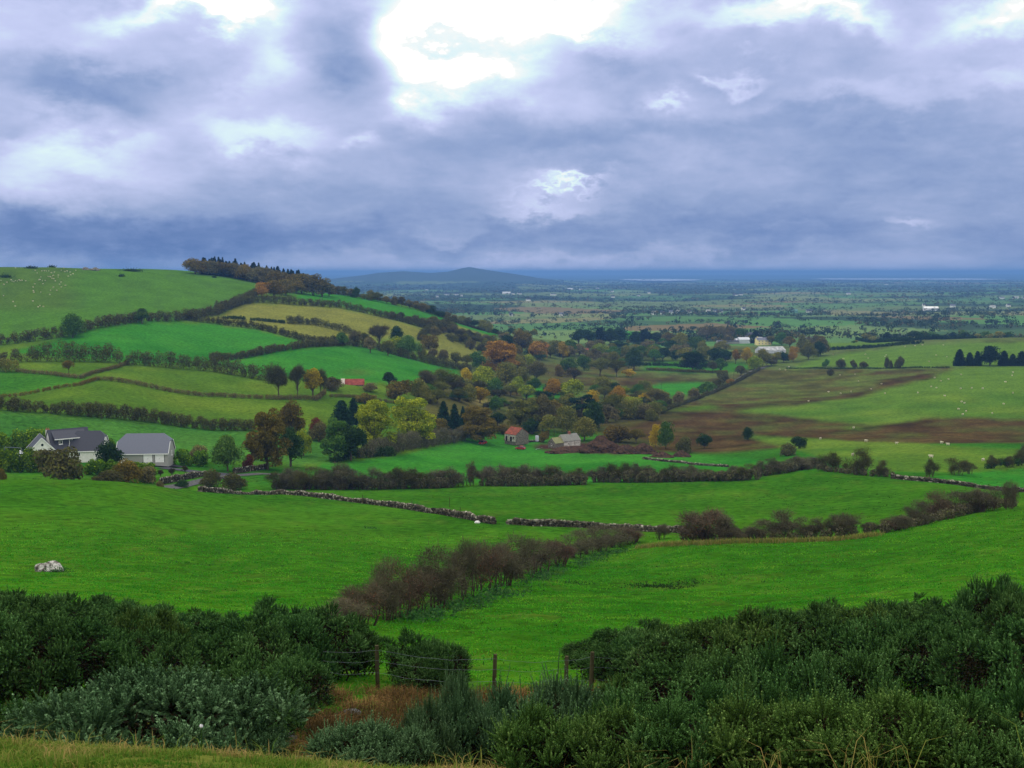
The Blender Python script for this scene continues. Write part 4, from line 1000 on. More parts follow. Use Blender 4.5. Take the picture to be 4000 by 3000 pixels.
# ------------------------------------------------------------------ garden shrubs and hawthorns
for s, lb in [(('S2', 'hedge', 126, 1041, 966, 108), 'big brown-green rounded bush hiding the white house'), (('S1', 'dark', 236, 1004, 958, 52), 'grey-green garden tree between house and garage'),
              (('S1', 'rust', 276, 1041, 997, 58), 'rust-brown shrub before the clipped garage hedge'), (('S1', 'brown', 320, 1042, 1010, 50), 'dull brown scrub below the garage hedge'),
              (('S1', 'scrub', 235, 1043, 1018, 60), 'grey-brown scrub at the foot of the clipped hedge'), (('S1', 'rust', 4, 1038, 1015, 22), 'rust-brown bush at the left edge by the field crest'),
              (('S1', 'brown', 430, 1000, 965, 50), 'dull brown bushes behind the short bright hedge'), (('S1', 'scrub', 455, 1052, 1018, 44), 'leafless bush by the lane bend'), (('S1', 'scrub', 505, 1058, 1025, 50), 'brown-olive bush just above the stone wall end'),
              (('S1', 'dark', 393, 1052, 1038, 28), 'small dark bush at the field crest by the lane'), (('S1', 'brown', 345, 1055, 1040, 22), 'tiny dark brown bush at the crest below the garden wall')]:
    tree(*s, '', 215, 345, 'bush', label=lb)
for x, yb, yt in [(347, 1033, 1015), (372, 1032, 1012), (400, 1026, 1006)]:
    tree('B2', 'scrub', x, yb, yt, 16, 'on the garden lawn', 240, 345, label='young bare tree planted on the garage lawn')

def row(base, top, step, wd, label, protos=('W1', 'W2', 'W3', 'W4'), mats=('thorn', 'thorn', 'thornred'), dmin=20, dmax=420, jit=.25, group=None, xs=None):
    bx, by = zip(*base); tx, ty = zip(*top)
    x = bx[0]
    pts = []
    if xs: pts = xs
    else:
        while x <= bx[-1]:
            pts.append(x); x += step * rnd.uniform(.75, 1.25)
    for x in pts:
        yb = float(np.interp(x, bx, by)); yt = float(np.interp(x, tx, ty)) + rnd.uniform(-.12, .22) * 40 * jit
        p = hit(x, yb, dmin, dmax); dep = depth(p)
        pr = rnd.choice(protos); m = rnd.choice(mats)
        h = (yb - yt) / FV * dep * rnd.choice([.72, .9, 1.0, 1.05, 1.12]); w_ = wd * rnd.uniform(1.0, 1.75) / FV * dep
        plant(pr, m, p, h, w_, label, 'bush', group, bark=BARKD, sink=.05)
row([(742, 1352), (790, 1345), (840, 1336), (900, 1325), (945, 1309), (985, 1296)], [(742, 1268), (800, 1236), (860, 1205), (920, 1184), (985, 1172)], 36, 92, 'bare hawthorn in the near end of the field hedge', protos=('W5', 'W6'), mats=('thorn', 'thornred', 'thorn'), dmax=130)
row([(1010, 1288), (1075, 1270), (1150, 1240), (1225, 1212)], [(1000, 1170), (1060, 1162), (1130, 1163), (1225, 1150)], 36, 82, 'bare hawthorn in the middle of the near field hedge', protos=('W5', 'W6'), dmax=160)
row([(1245, 1205), (1300, 1190), (1365, 1172)], [(1240, 1148), (1300, 1140), (1365, 1140)], 28, 56, 'bare hawthorn at the far end of the near field hedge', protos=('W5', 'W6'), dmax=190)
NR_ = [(1430, 1165, 1130, 32), (1528, 1168, 1092, 96), (1500, 1168, 1110, 60), (1565, 1168, 1115, 60), (1605, 1168, 1140, 40), (1645, 1166, 1122, 56), (1690, 1165, 1105, 74), (1730, 1163, 1118, 50), (1765, 1162, 1120, 44), (1800, 1161, 1114, 46), (1832, 1159, 1106, 52), (1880, 1154, 1128, 40), (1915, 1150, 1122, 40), (1945, 1146, 1110, 46), (1985, 1134, 1080, 52), (2022, 1124, 1064, 56), (2060, 1114, 1060, 56), (2100, 1108, 1052, 60), (2135, 1104, 1046, 56), (2178, 1100, 1030, 30)]
for x, yb, yt, w_ in NR_:
    p = hit(x, yb, 60, 175); dep = depth(p)
    plant(rnd.choice(['W2', 'W4', 'W5', 'W6']), 'thornred' if x in (1528, 1915, 2022, 1500) else 'thorn', p, (yb - yt) / FV * dep, w_ * rnd.uniform(1.15, 1.6) / FV * dep, 'bare thorn bush in the hedge along the right field crest' if x != 1528 else 'large round reddish thorn bush at the stone wall end', 'bush', bark=BARKD)
M1 = 'thorn bush in the broad brown hedge above the stone wall'
row([(600, 1056), (700, 1058), (800, 1057), (975, 1052)], [(600, 1022), (640, 1012), (740, 1006), (800, 1012), (870, 1008), (975, 1014)], 25, 50, 'thorn bush in the brown hedge above the long stone wall', dmin=225, dmax=340, mats=('thorn', 'thorn', 'scrub'))
row([(995, 1051), (1030, 1049)], [(995, 1012), (1024, 1000)], 22, 32, 'narrow thorn bush between two stretches of brown hedge', dmin=225, dmax=340)
row([(1050, 1049), (1250, 1046)], [(1050, 1006), (1085, 996), (1130, 1000), (1155, 1016), (1195, 1006), (1250, 1006)], 24, 48, 'thorn bush in the hedge below the red car', dmin=225, dmax=340, mats=('thorn', 'thorn', 'scrub'))
row([(1295, 1041), (1450, 1040), (1620, 1036)], [(1295, 1010), (1340, 998), (1440, 1002), (1470, 1008), (1560, 1006), (1620, 998)], 25, 46, 'thorn bush in the hedge below the old stone cottage', dmin=225, dmax=340, mats=('thorn', 'thorn', 'scrub'))
row([(1645, 1028), (1700, 1020), (1760, 1010)], [(1645, 995), (1700, 985), (1760, 972)], 26, 48, 'thorn bush in the hedge curving up to the pasture', dmin=225, dmax=380)
for x, yb, yt, w_ in [(1795, 1018, 974, 48), (1862, 1026, 971, 58), (1906, 1030, 996, 32), (2010, 1030, 990, 30), (2066, 1026, 984, 46), (2142, 1012, 982, 26), (2178, 1010, 981, 24), (2206, 1006, 960, 30), (1830, 1022, 1000, 30), (2095, 1024, 1000, 28)]:
    tree(rnd.choice(['W2', 'W4', 'W1', 'S1']), 'scrub', x, yb, yt, w_ * 1.25, '', 220, 420, 'bush', label='brown-olive bush in the gappy hedge below the sheep pasture')
for pts_, lb_, h_ in [([(592, 1057), (800, 1058), (980, 1053)], 'low tangled bottom of the brown hedge above the long stone wall', 2.4), ([(1042, 1050), (1258, 1047)], 'low tangled bottom of the hedge below the red car', 2.4),
                   ([(1288, 1042), (1450, 1041), (1628, 1037)], 'low tangled bottom of the hedge below the old cottage', 2.4), ([(1638, 1030), (1700, 1021), (1768, 1010)], 'low tangled bottom of the hedge curving up to the pasture', 2.0),
                   ([(1770, 1016), (1862, 1027), (1925, 1031)], 'low brambles under the gappy hedge below the sheep pasture', 1.4)]:
    hedge('hedge', pts_, h_, lb_, 'thorn', 2.0, dmin=225, dmax=420, var=.35, dens=1.5, cs=.2, twig=2.5)
for pts_, lb_, h_ in [([(1480, 1169), (1650, 1167), (1830, 1160), (1905, 1152)], 'low brambles under the thorn bushes right of the wall end', 1.2), ([(1905, 1152), (1990, 1134), (2100, 1108), (2185, 1096)], 'low brambles under the thorn bushes climbing the right field crest', 1.3)]:
    hedge('hedge', pts_, h_, lb_, 'thorn', 1.2, dmin=60, dmax=180, var=.35, dens=1.6, cs=.13, twig=3)
# ------------------------------------------------------------------ gorse in the foreground
def gb(x, d, h, w_, proto=None, mat='gorse', label='', dz=0.0):
    p = at(x, d, 1500)
    p.z += dz
    return plant(proto or rnd.choice(['G1', 'G2', 'G3', 'G4']), mat, p, h, w_, label, 'gorse bush', None, bark=GWOOD)
LB = 'dark gorse bush in the thicket on the left'
for x, d, h, w_ in [(-40, 40, 1.85, 3.2), (40, 42, 1.85, 3.0), (110, 41, 1.78, 3.2), (190, 41, 1.78, 3.0), (262, 40, 1.70, 2.8), (330, 41, 1.55, 2.8), (400, 40, 1.41, 2.6), (462, 39, 1.41, 2.6)]:
    gb(x, d, h, w_, mat='gorsewarm' if rnd.random() < .2 else 'gorse', label=LB + "'s back row")
for x, d, h, w_ in [(-20, 33, 1.85, 2.8), (70, 34, 1.94, 3.0), (165, 33, 1.85, 2.8), (250, 34, 1.76, 2.8), (345, 33, 1.67, 2.6), (425, 34, 1.67, 2.6), (505, 35, 1.67, 2.6)]:
    gb(x, d, h, w_, mat='gorsewarm' if rnd.random() < .2 else 'gorse', label=LB + "'s second row")
for x, d, h, w_ in [(-30, 26, 1.9, 2.6), (70, 26, 1.9, 2.6), (180, 27, 1.7, 2.4), (290, 27, 1.6, 2.4), (400, 26.5, 1.5, 2.3), (480, 27, 1.6, 2.2)]:
    gb(x, d, h, w_, label=LB + "'s third row")
for x, d, h, w_ in [(-20, 20, 1.5, 2.0), (90, 20, 1.4, 2.0), (200, 20, 1.2, 2.0), (560, 20.5, 1.0, 1.7)]:
    gb(x, d, h, w_, label=LB + "'s front row")
gb(330, 29, 2.15, 2.2, 'G4', 'gorsewarm', 'yellowish green gorse bush inside the left thicket')
gb(598, 33, 2.15, 3.0, 'G4', label='tall dark gorse mound behind the grey-green gorse')
gb(650, 30, 2.2, 2.6, 'G2', label='tall dark gorse at the inner end of the left thicket')
gb(715, 31, 2.1, 2.3, 'G3', label='dark gorse leaning over the fence beside the hawthorns')
gb(560, 27, 1.8, 2.3, 'G1', label='shaded gorse above the dark hollow')
gb(640, 24, 1.5, 2.0, 'G2', label='shaded gorse overhanging the dark hollow')
gb(540, 23, 1.5, 2.0, 'G2', label='dark gorse directly behind the pale grey-green bush')
gb(785, 32, 1.5, 1.7, 'G3', label='small gorse behind the first fence post')
gb(880, 29.5, 1.55, 1.6, 'G3', label='upright gorse between two fence posts')
gb(955, 28.6, 1.55, 1.9, 'G2', label='rounded gorse beside the tallest fence post')
gb(905, 27.6, 1.0, 1.4, 'G1', label='low gorse in front of the rounded fence gorse')
gb(325, 14.6, 1.3, 3.9, 'G6', 'gorsepale', 'big pale grey-green gorse bush on the grassy bank')
gb(165, 14.6, .75, 1.4, 'G6', 'gorsepale', 'left skirt of pale gorse on the grassy bank')
gb(500, 14.4, .75, 1.4, 'G6', 'gorsepale', 'small pale gorse at the right foot of the big pale bush')
RB = 'dark gorse bush in the thicket on the right'
for x, d, h, w_ in [(1262, 36, .95, 1.8), (1330, 38, 1.35, 2.3), (1405, 39, 1.6, 2.6), (1490, 40, 1.73, 2.8), (1570, 41, 1.80, 2.8), (1650, 42, 1.94, 3.0), (1730, 43, 2.02, 3.0), (1815, 44, 2.09, 3.2), (1900, 44, 2.09, 3.2), (1985, 44, 2.09, 3.0), (2060, 43, 1.94, 3.0), (2230, 40, 1.87, 2.8)]:
    gb(x, d, h, w_, mat='gorse', label=RB + "'s back row")
gb(2135, 35, 2.75, 2.6, 'G4', label='tallest gorse bush, standing up against the field on the right')
gb(2200, 33, 2.2, 2.4, 'G2', label='dark gorse right behind the tallest gorse bush')
for x, d, h, w_ in [(1300, 32, 1.05, 1.9), (1385, 33, 1.5, 2.4), (1480, 34, 1.87, 2.6), (1575, 35, 1.95, 2.7), (1670, 36, 2.04, 2.8), (1770, 36, 2.04, 2.8), (1870, 36, 2.04, 2.8), (1970, 35, 1.95, 2.6), (2060, 33, 1.70, 2.4)]:
    gb(x, d, h, w_, mat='gorsewarm' if rnd.random() < .3 else 'gorse', label=RB + "'s second row")
for x, d, h, w_ in [(1430, 27, 1.7, 2.3), (1530, 28, 1.9, 2.5), (1640, 29, 2.0, 2.6), (1760, 29, 2.0, 2.7), (1880, 28, 2.0, 2.6), (2000, 27, 1.7, 2.4), (2120, 26, 1.7, 2.4), (2230, 26, 1.8, 2.4)]:
    gb(x, d, h, w_, mat='gorsewarm' if rnd.random() < .25 else 'gorse', label=RB + "'s third row")
for x, d, h, w_ in [(1350, 21.5, 1.2, 1.8), (1450, 21, 1.5, 2.2), (1570, 22, 1.7, 2.3), (1700, 22, 1.8, 2.4), (1830, 22, 1.7, 2.3), (1960, 21, 1.2, 1.9), (2080, 20, 1.2, 1.9)]:
    gb(x, d, h, w_, 'G5' if rnd.random() < .5 else None, mat='gorsewarm' if rnd.random() < .3 else 'gorse', label=RB + "'s fourth row")
for x, d, h, w_ in [(1010, 15.5, 1.1, 1.2), (1110, 16.2, 1.35, 1.5), (1215, 16.5, 1.5, 1.7), (1325, 16, 1.3, 1.6), (1440, 15.5, 1.2, 1.7), (1560, 16, 1.5, 1.9), (1690, 16, 1.55, 2.0), (1820, 15.5, 1.3, 1.8), (1950, 15, 1.15, 1.7), (2080, 15, 1.2, 1.6)]:
    gb(x, d, h, w_, 'G5', mat='gorsepale' if x < 1300 else ('gorsewarm' if rnd.random() < .3 else 'gorse'), label="gorse bush in the row at the photographer's feet")
for x, d, h, w_ in [(1180, 13.2, .85, 1.3), (1330, 13, .8, 1.4), (1480, 13, .9, 1.5), (1640, 13, 1.0, 1.6), (1800, 12.6, .9, 1.6), (1950, 12.3, .8, 1.4), (2080, 12.5, .8, 1.4)]:
    gb(x, d, h, w_, 'G5', mat='gorsewarm' if rnd.random() < .5 else 'gorse', label='low gorse at the very bottom of the picture')
gb(2215, 17, 2.35, 2.2, 'G5', 'gorse', 'steep gorse bush rising at the right edge')
gb(985, 16, 1.55, .8, 'G5', 'gorsepale', 'narrow spiky gorse with the tallest shoots by the fence')
gb(925, 15.2, 1.05, .9, 'G5', 'gorsepale', 'small spiky gorse left of the tallest shoots')
gb(760, 13.6, .62, 1.3, 'G5', 'gorsepale', 'low gorse at the edge of the grassy bank')
gb(850, 13.6, .6, 1.1, 'G5', 'gorsepale', 'low gorse below the dead bracken')

# ------------------------------------------------------------------ grass, bracken, weeds (uncountable)
def blades(buf, g, P, L, Wd, lean, tint):
    n = len(P)
    a = g.uniform(0, 2 * PI, n); dr = np.stack([np.cos(a), np.sin(a), np.zeros(n)], 1)
    sd = np.stack([-np.sin(a), np.cos(a), np.zeros(n)], 1) * np.broadcast_to(Wd, (n,))[:, None]
    L = np.broadcast_to(L, (n,))[:, None]; le = g.uniform(.15, 1, (n, 1)) * lean
    up = np.array([0, 0, 1.0])
    m1 = P + up * L * .55 + dr * L * le * .3
    tp = P + up * L * (1 - .45 * le) + dr * L * le * .95
    V = np.stack([P - sd, P + sd, m1 + sd * .75, m1 - sd * .75, tp], 1).reshape(-1, 3)
    b = np.arange(n)[:, None] * 5
    buf.add(V, Q=b + np.array([[0, 1, 2, 3]]), T=b + np.array([[3, 2, 4]]), tint=np.repeat(np.broadcast_to(tint, (n,)), 5))
def gz_arr(x, y):
    d = np.maximum(np.hypot(x, y), .51); a = np.arctan2(x, y)
    i = np.clip(np.searchsorted(AZ, a) - 1, 0, NA - 2); u = (a - AZ[i]) / (AZ[i + 1] - AZ[i])
    f = (np.log(d) - LD[0]) / (LD[1] - LD[0]); j = np.clip(f.astype(int), 0, NR - 2); v = f - j
    return (Z[i, j]*(1-u)+Z[i+1, j]*u)*(1-v) + (Z[i, j+1]*(1-u)+Z[i+1, j+1]*u)*v
def scatter(g, n, az0, az1, d0, d1):
    a = g.uniform(az0, az1, n); d = np.sqrt(g.uniform(d0 * d0, d1 * d1, n))
    x, y = np.sin(a) * d, np.cos(a) * d
    return x, y, gz_arr(x, y)
g = np.random.default_rng(77)
b = Buf()
x, y, z = scatter(g, 60000, -.62, .15, 9.5, 14.8)
k = fbm(x / .5, y / .5, 4, 3); kk = k > -.35
x, y, z, k = x[kk], y[kk], z[kk], k[kk]
dry = np.clip(.36 + 1.1 * fbm(x / .8, y / .8, 9, 3) + g.normal(size=len(x)) * .18, 0, 1)
blades(b, g, np.stack([x, y, z - .02], 1), (.05 + .09 * dry + .07 * np.clip(k, 0, 1)) * g.uniform(.6, 1.4, len(x)), .006, .9, dry)
x, y, z = scatter(g, 2600, -.62, .45, 11.8, 14.6)
k = fbm(x / .6, y / .6, 14, 2) > .05
x, y, z = x[k], y[k], z[k]
blades(b, g, np.stack([x, y, z - .02], 1), g.uniform(.18, .42, len(x)), .005, 1.2, np.clip(.75 + g.normal(size=len(x)) * .2, 0, 1))
o = mobj('bank_grass', b.mesh('bank_grass'), DRYG); o['kind'] = 'stuff'
# dry stalks standing among the nearest gorse
b = Buf()
x, y, z = scatter(g, 2400, .16, .52, 11.5, 14.2)
k = fbm(x / .9, y / .9, 64, 3) > .0
x, y, z = x[k], y[k], z[k]
blades(b, g, np.stack([x, y, z], 1), g.uniform(.3, .75, len(x)), .0045, 1.3, np.clip(.82 + g.normal(size=len(x)) * .15, 0, 1))
o = mobj('dry_stalks', b.mesh('dry_stalks'), DRYG); o['kind'] = 'stuff'
# rust-brown dead bracken and rough grass in the hollow
b = Buf()
x, y, z = scatter(g, 42000, -.19, .12, 15.5, 27.5)
k = fbm(x / 1.3, y / 1.3, 24, 3); kk = k > -.25
x, y, z, k = x[kk], y[kk], z[kk], k[kk]
blades(b, g, np.stack([x, y, z - .03], 1), (.25 + .4 * np.clip(k + .3, 0, 1)) * g.uniform(.5, 1.3, len(x)), .009, 1.5, np.clip(.45 + .8 * fbm(x / .9, y / .9, 29, 3) + g.normal(size=len(x)) * .2, 0, 1))
o = mobj('dead_bracken', b.mesh('dead_bracken'), BRACK); o['kind'] = 'stuff'
# rough grass under the right thicket and beside the fence
b = Buf()
x, y, z = scatter(g, 26000, -.6, .6, 15, 29)
dry = np.clip(.25 + fbm(x / 1.5, y / 1.5, 19, 3) + g.normal(size=len(x)) * .15, 0, 1)
blades(b, g, np.stack([x, y, z - .02], 1), g.uniform(.1, .4, len(x)), .007, 1.1, dry)
o = mobj('rough_grass', b.mesh('rough_grass'), DRYG); o['kind'] = 'stuff'
# grazed pasture: short tufts over the near field
b = Buf()
x, y, z = scatter(g, 420000, -.50, .50, 25, 150)
k = fbm(x / 1.2, y / 1.2, 34, 4); dd = np.hypot(x, y)
kk = (k > -.15) & (g.random(len(x)) < np.clip((150 - dd) / 90, 0, 1) * .75)
x, y, z, k, dd = x[kk], y[kk], z[kk], k[kk], dd[kk]
blades(b, g, np.stack([x, y, z - .01], 1), (.05 + .05 * np.clip(k + .2, 0, 1)) * g.uniform(.6, 1.5, len(x)) * (.8 + dd / 110), .010 + dd * .00042, 1.9, np.clip(.42 + .6 * fbm(x / 3, y / 3, 36, 3) + g.normal(size=len(x)) * .16, 0, 1))
o = mobj('pasture_grass', b.mesh('pasture_grass'), FGRASS); o['kind'] = 'stuff'
# weeds at the foot of the near hedge
b = Buf()
pts = [hit(x_, y_, 30, 200) for x_, y_ in [(905, 1340), (960, 1322), (1030, 1300), (1110, 1275), (1200, 1235), (1290, 1205), (1370, 1182)]]
for p0, p1 in zip(pts[:-1], pts[1:]):
    n = 1500; t_ = g.uniform(0, 1, n)
    xx = p0.x + (p1.x - p0.x) * t_ + g.normal(size=n) * .8; yy = p0.y + (p1.y - p0.y) * t_ + g.normal(size=n) * .8
    kk = fbm(xx / 1.5, yy / 1.5, 44, 3) > 0
    xx, yy = xx[kk], yy[kk]
    PP = np.stack([xx, yy, gz_arr(xx, yy) + np.abs(g.normal(size=len(xx))) * .28], 1)
    cards(b, g, PP, unit(np.array([0, 0, .8]) + .7 * g.normal(size=(len(xx), 3))), .10 * g.uniform(.6, 1.5, len(xx)), .5, g.uniform(.2, .9, len(xx)))
o = mobj('hedge_bottom_weeds', b.mesh('hedge_bottom_weeds'), NETTLE); o['kind'] = 'stuff'
b = Buf()
pts = [hit(x_, y_, 60, 200) for x_, y_ in [(1380, 1184), (1450, 1178), (1530, 1176), (1620, 1172), (1740, 1170), (1830, 1166), (1890, 1158)]]
for p0, p1 in zip(pts[:-1], pts[1:]):
    n = 900; t_ = g.uniform(0, 1, n)
    xx = p0.x + (p1.x - p0.x) * t_ + g.normal(size=n) * .5; yy = p0.y + (p1.y - p0.y) * t_ + g.normal(size=n) * .5
    blades(b, g, np.stack([xx, yy, gz_arr(xx, yy)], 1), g.uniform(.3, .8, n), .022, .9, g.uniform(.35, 1, n))
o = mobj('hedge_bottom_grass', b.mesh('hedge_bottom_grass'), DRYG); o['kind'] = 'stuff'
# rushes and rank tufts scattered over the pastures
b = Buf()
x, y, z = scatter(g, 2600, -.47, .47, 34, 330)
k = fbm(x / 24, y / 24, 84, 3) + .5 * fbm(x / 6, y / 6, 85, 2) > .08
x, y, z = x[k], y[k], z[k]
for xx, yy, zz in zip(x, y, z):
    m = 9; r_ = g.uniform(.10, .34)
    PP = np.array([xx, yy, zz]) + g.normal(size=(m, 3)) * np.array([r_ * 1.5, r_, 0])
    dm = math.hypot(xx, yy)
    blades(b, g, PP, g.uniform(.08, .2, m), .014 + dm * .00022, 1.2, np.clip(g.uniform(0, .7) + g.normal(size=m) * .15, 0, 1))
o = mobj('rush_tufts', b.mesh('rush_tufts'), leafmat('rush_and_dock', L_(34, 72, 28), L_(58, 104, 34), L_(112, 118, 56), 0, .2)); o['kind'] = 'stuff'
# dark docks and thistles dotted in the near field
for i, (x_, y_, n_) in enumerate([(1390, 1268, 26), (1435, 1268, 22), (1480, 1262, 20), (1460, 1272, 10), (990, 1312, 18), (800, 1142, 14), (1250, 1262, 12), (425, 1220, 8)]):
    p = hit(x_, y_, 30, 200); b = Buf()
    r = g.normal(size=(n_ * 7, 3)) * np.array([1.0, .5, .0]); P0 = r + np.array([0, 0, .02]); P0[:, 2] = gz_arr(P0[:, 0] + p.x, P0[:, 1] + p.y) - p.z + np.abs(g.normal(size=n_ * 7)) * .16
    cards(b, g, P0, unit(np.array([0, 0, .5]) + g.normal(size=(n_ * 7, 3))), .10, .5, g.uniform(0, .6, n_ * 7))
    o = mobj('weed_patch', b.mesh('weed_patch'), NETTLE if i > 3 else KIND['dark']); o.location = p; o['kind'] = 'stuff'

# ------------------------------------------------------------------ stones: dry walls, boulder
STONE = leafmat('wall_stone', L_(44, 42, 34), L_(88, 84, 72), L_(176, 172, 158), 0, 0)
BOX8 = np.array([[-1, -1, -1], [1, -1, -1], [1, 1, -1], [-1, 1, -1], [-1, -1, 1], [1, -1, 1], [1, 1, 1], [-1, 1, 1]], float)
BOXQ = np.array([[0, 3, 2, 1], [4, 5, 6, 7], [0, 1, 5, 4], [1, 2, 6, 5], [2, 3, 7, 6], [3, 0, 4, 7]])
def stonewall(pts, h, label, dmin, dmax, s=.34, wd=.7, taper=0.0, name='dry_stone_wall', coping=True):
    g = np.random.default_rng(len(label)); b = Buf()
    pl = polyline(pts, dmin, dmax, s * .8); o0 = pl[len(pl) // 2]; n = len(pl)
    for i, p in enumerate(pl):
        q = pl[min(i + 1, n - 1)]; t_ = (q - p); t_.z = 0
        t_ = t_.normalized() if t_.length > 1e-6 else Vector((1, 0, 0))
        nn = Vector((-t_.y, t_.x, 0))
        hh = h * (1 + .45 * float(fbm(np.array([i * .09]), np.array([h]), 5, 3)[0])) * min(1, (n - i) / 8 + (1 - taper), i / 8 + (1 - taper))
        nc = max(2, int(hh / (s * .62)))
        for c in range(nc):
            zf = (c + .5) / nc; ww = wd * (1 - .35 * zf)
            for k in range(3 if c < nc - 1 else 2):
                off = (k - 1) * ww * .36 if c < nc - 1 else (k - .5) * ww * .4
                ctr = np.array(p - o0) + np.array(nn) * off + np.array(t_) * g.uniform(-.5, .5) * s + np.array([0, 0, hh * zf - .05])
                V = (BOX8 + g.uniform(-.45, .3, (8, 3))) * np.array([s * g.uniform(.4, .72), ww * .28, s * g.uniform(.25, .42)])
                a = math.atan2(t_.y, t_.x) + g.normal() * .35; ca, sa = math.cos(a), math.sin(a)
                V = np.stack([V[:, 0] * ca - V[:, 1] * sa, V[:, 0] * sa + V[:, 1] * ca, V[:, 2] + V[:, 0] * g.normal() * .2], 1) + ctr
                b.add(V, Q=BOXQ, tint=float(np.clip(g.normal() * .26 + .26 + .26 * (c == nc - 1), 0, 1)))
    o = mobj(name, b.mesh(name), STONE); o.location = o0
    return tag(o, label, 'stone wall')
stonewall([(432, 1062), (480, 1062), (553, 1062), (640, 1070), (720, 1079), (800, 1089), (900, 1103), (1000, 1119), (1040, 1127), (1066, 1132)], .95, 'long grey dry stone wall crossing the green field to the gap', 130, 262, .42)
stonewall([(1097, 1132), (1150, 1136), (1250, 1139), (1350, 1143), (1482, 1152)], .95, 'dry stone wall from the gap to the large thorn bush', 130, 200, .36, taper=.5)
stonewall([(1928, 1034), (1990, 1040), (2090, 1051), (2230, 1064)], .9, 'tumbled dry stone wall at the far right field corner', 200, 300, .45)
stonewall([(1390, 992), (1480, 1001), (1572, 1009)], .8, 'short pale stone wall behind the hedge right of the soil heaps', 290, 420, .5)
stonewall([(348, 1046), (395, 1037), (442, 1027)], 1.5, 'low mortared garden wall along the house lane', 255, 335, .5, .45, name='garden_wall')
stonewall([(505, 1023), (540, 1018), (576, 1013)], 1.4, 'low stone garden wall beyond the gate under the rust-brown tree', 270, 335, .5, .45, name='garden_wall')
def lump(name, p, sz, mat, label, cat, seed, freq=1.4, amp=.3, sub=4, flatb=True, noise2=.0, ridged=False):
    bm = bmesh.new(); bmesh.ops.create_icosphere(bm, subdivisions=sub, radius=1)
    from mathutils import noise as mn
    for v in bm.verts:
        c = v.co.copy()
        f = 1 + amp * mn.noise(c * freq + Vector((seed, 0, 0))) + amp * .5 * mn.noise(c * freq * 2.7 + Vector((0, seed, 0))) + noise2 * mn.noise(c * freq * 8)
        v.co = Vector((c.x * sz[0] * f, c.y * sz[1] * f, max(c.z, -.25 if flatb else -1) * sz[2] * f))
    me = bpy.data.meshes.new(name); bm.to_mesh(me); bm.free()
    o = mobj(name, me, mat); o.location = p
    return tag(o, label, cat)
def rock_mat():
    m, T, out = newmat('lichen_rock')
    tc = T.n('ShaderNodeTexCoord').outputs['Object']
    f = T.noise(tc, 1.6, 6, .65, .4); f2 = T.noise(tc, 6.0, 5, .7)
    c = T.mix(T.mr(f, .44, .54), L_(84, 80, 72), L_(196, 194, 190))
    c = T.mix(T.mr(f2, .5, .72, 0, .8), c, L_(70, 68, 58))
    principled(T, out, c, .95, .05, (f2, .8, .12)); return m
p = hit(109, 1233, 60, 150)
lump('boulder', p + Vector((-.05, 0, .15)), (1.15, .8, .62), rock_mat(), 'pale lichen-covered boulder lying in the left green field', 'boulder', 3.1, 1.1, .3, noise2=.05)
b = Buf(); n = 500; r = g.normal(size=(n, 3)) * np.array([.55, .35, 0]) + np.array([.75, -.75, 0]); r[:, 2] = np.abs(g.normal(size=n)) * .22
cards(b, g, r, unit(np.array([0, 0, .4]) + g.normal(size=(n, 3))), .09, .4, g.uniform(0, .8, n))
o = mobj('weed_clump', b.mesh('weed_clump'), NETTLE); o.location = p; tag(o, 'clump of dark weeds growing at the foot of the pale boulder', 'weeds')
p = hit(1031, 1130, 120, 200)
lump('white_stone', p + Vector((0, 0, .12)), (.42, .3, .26), surf('white_stone', L_(214, 214, 212), L_(236, 236, 236), 3, .8), 'small white stone by the gap in the dry stone wall', 'stone', 5, 1.2, .25, 3)
DST = surf('hollow_stone', L_(62, 64, 62), L_(104, 106, 108), 5, .9, .1, .6, .05)
for x_, y_, s_, lb in [(755, 1556, .2, 'dark flat stone with white lichen in the hollow below bracken'), (722, 1562, .14, 'small dark stone beside the flat stone in the hollow'), (612, 1604, .2, 'half-buried grey stone at the edge of the grassy bank')]:
    p = hit(x_, y_, 14, 24)
    lump('hollow_stone', p + Vector((0, 0, .1)), (s_ * 1.3, s_, s_ * .7), DST, lb, 'stone', x_ * .01, 1.6, .35, 3)
SOILM = surf('turned_soil', L_(52, 42, 36), L_(86, 66, 54), 1.2, 1.0, 0, 1.0, .25, 6)
for x_, yb, yt, w_, lb in [(1298, 976, 949, 86, 'tall conical heap of dark reddish soil right of the cottage'), (1352, 980, 964, 56, 'low brown soil heap beside the bog edge'), (1388, 980, 962, 62, 'dark rounded soil heap at the end of the diggings'), (1472, 987, 976, 40, 'small soil heap above the short pale stone wall'), (1235, 976, 966, 100, 'long low bank of red soil before the old cottage'), (1430, 988, 978, 50, 'narrow ridge of dug soil beside the small heap')]:
    p = hit(x_, yb, 330, 480); dep = depth(p)
    o = lump('soil_heap', p, (w_ / 2 / FV * dep, w_ / 3.2 / FV * dep, (yb - yt) / FV * dep * 1.1), SOILM, lb, 'soil heap', x_ * .013, 2.0, .3, 4, noise2=.1)
    for v in o.data.vertices:
        r = math.hypot(v.co.x / (w_ / 2 / FV * dep), v.co.y / (w_ / 3.2 / FV * dep))
        v.co.z *= max(.05, 1.25 - .62 * r) if v.co.z > 0 else 1
CRAG = surf('crag', L_(92, 90, 82), L_(136, 132, 122), .8, .95, .05, .7, .3)
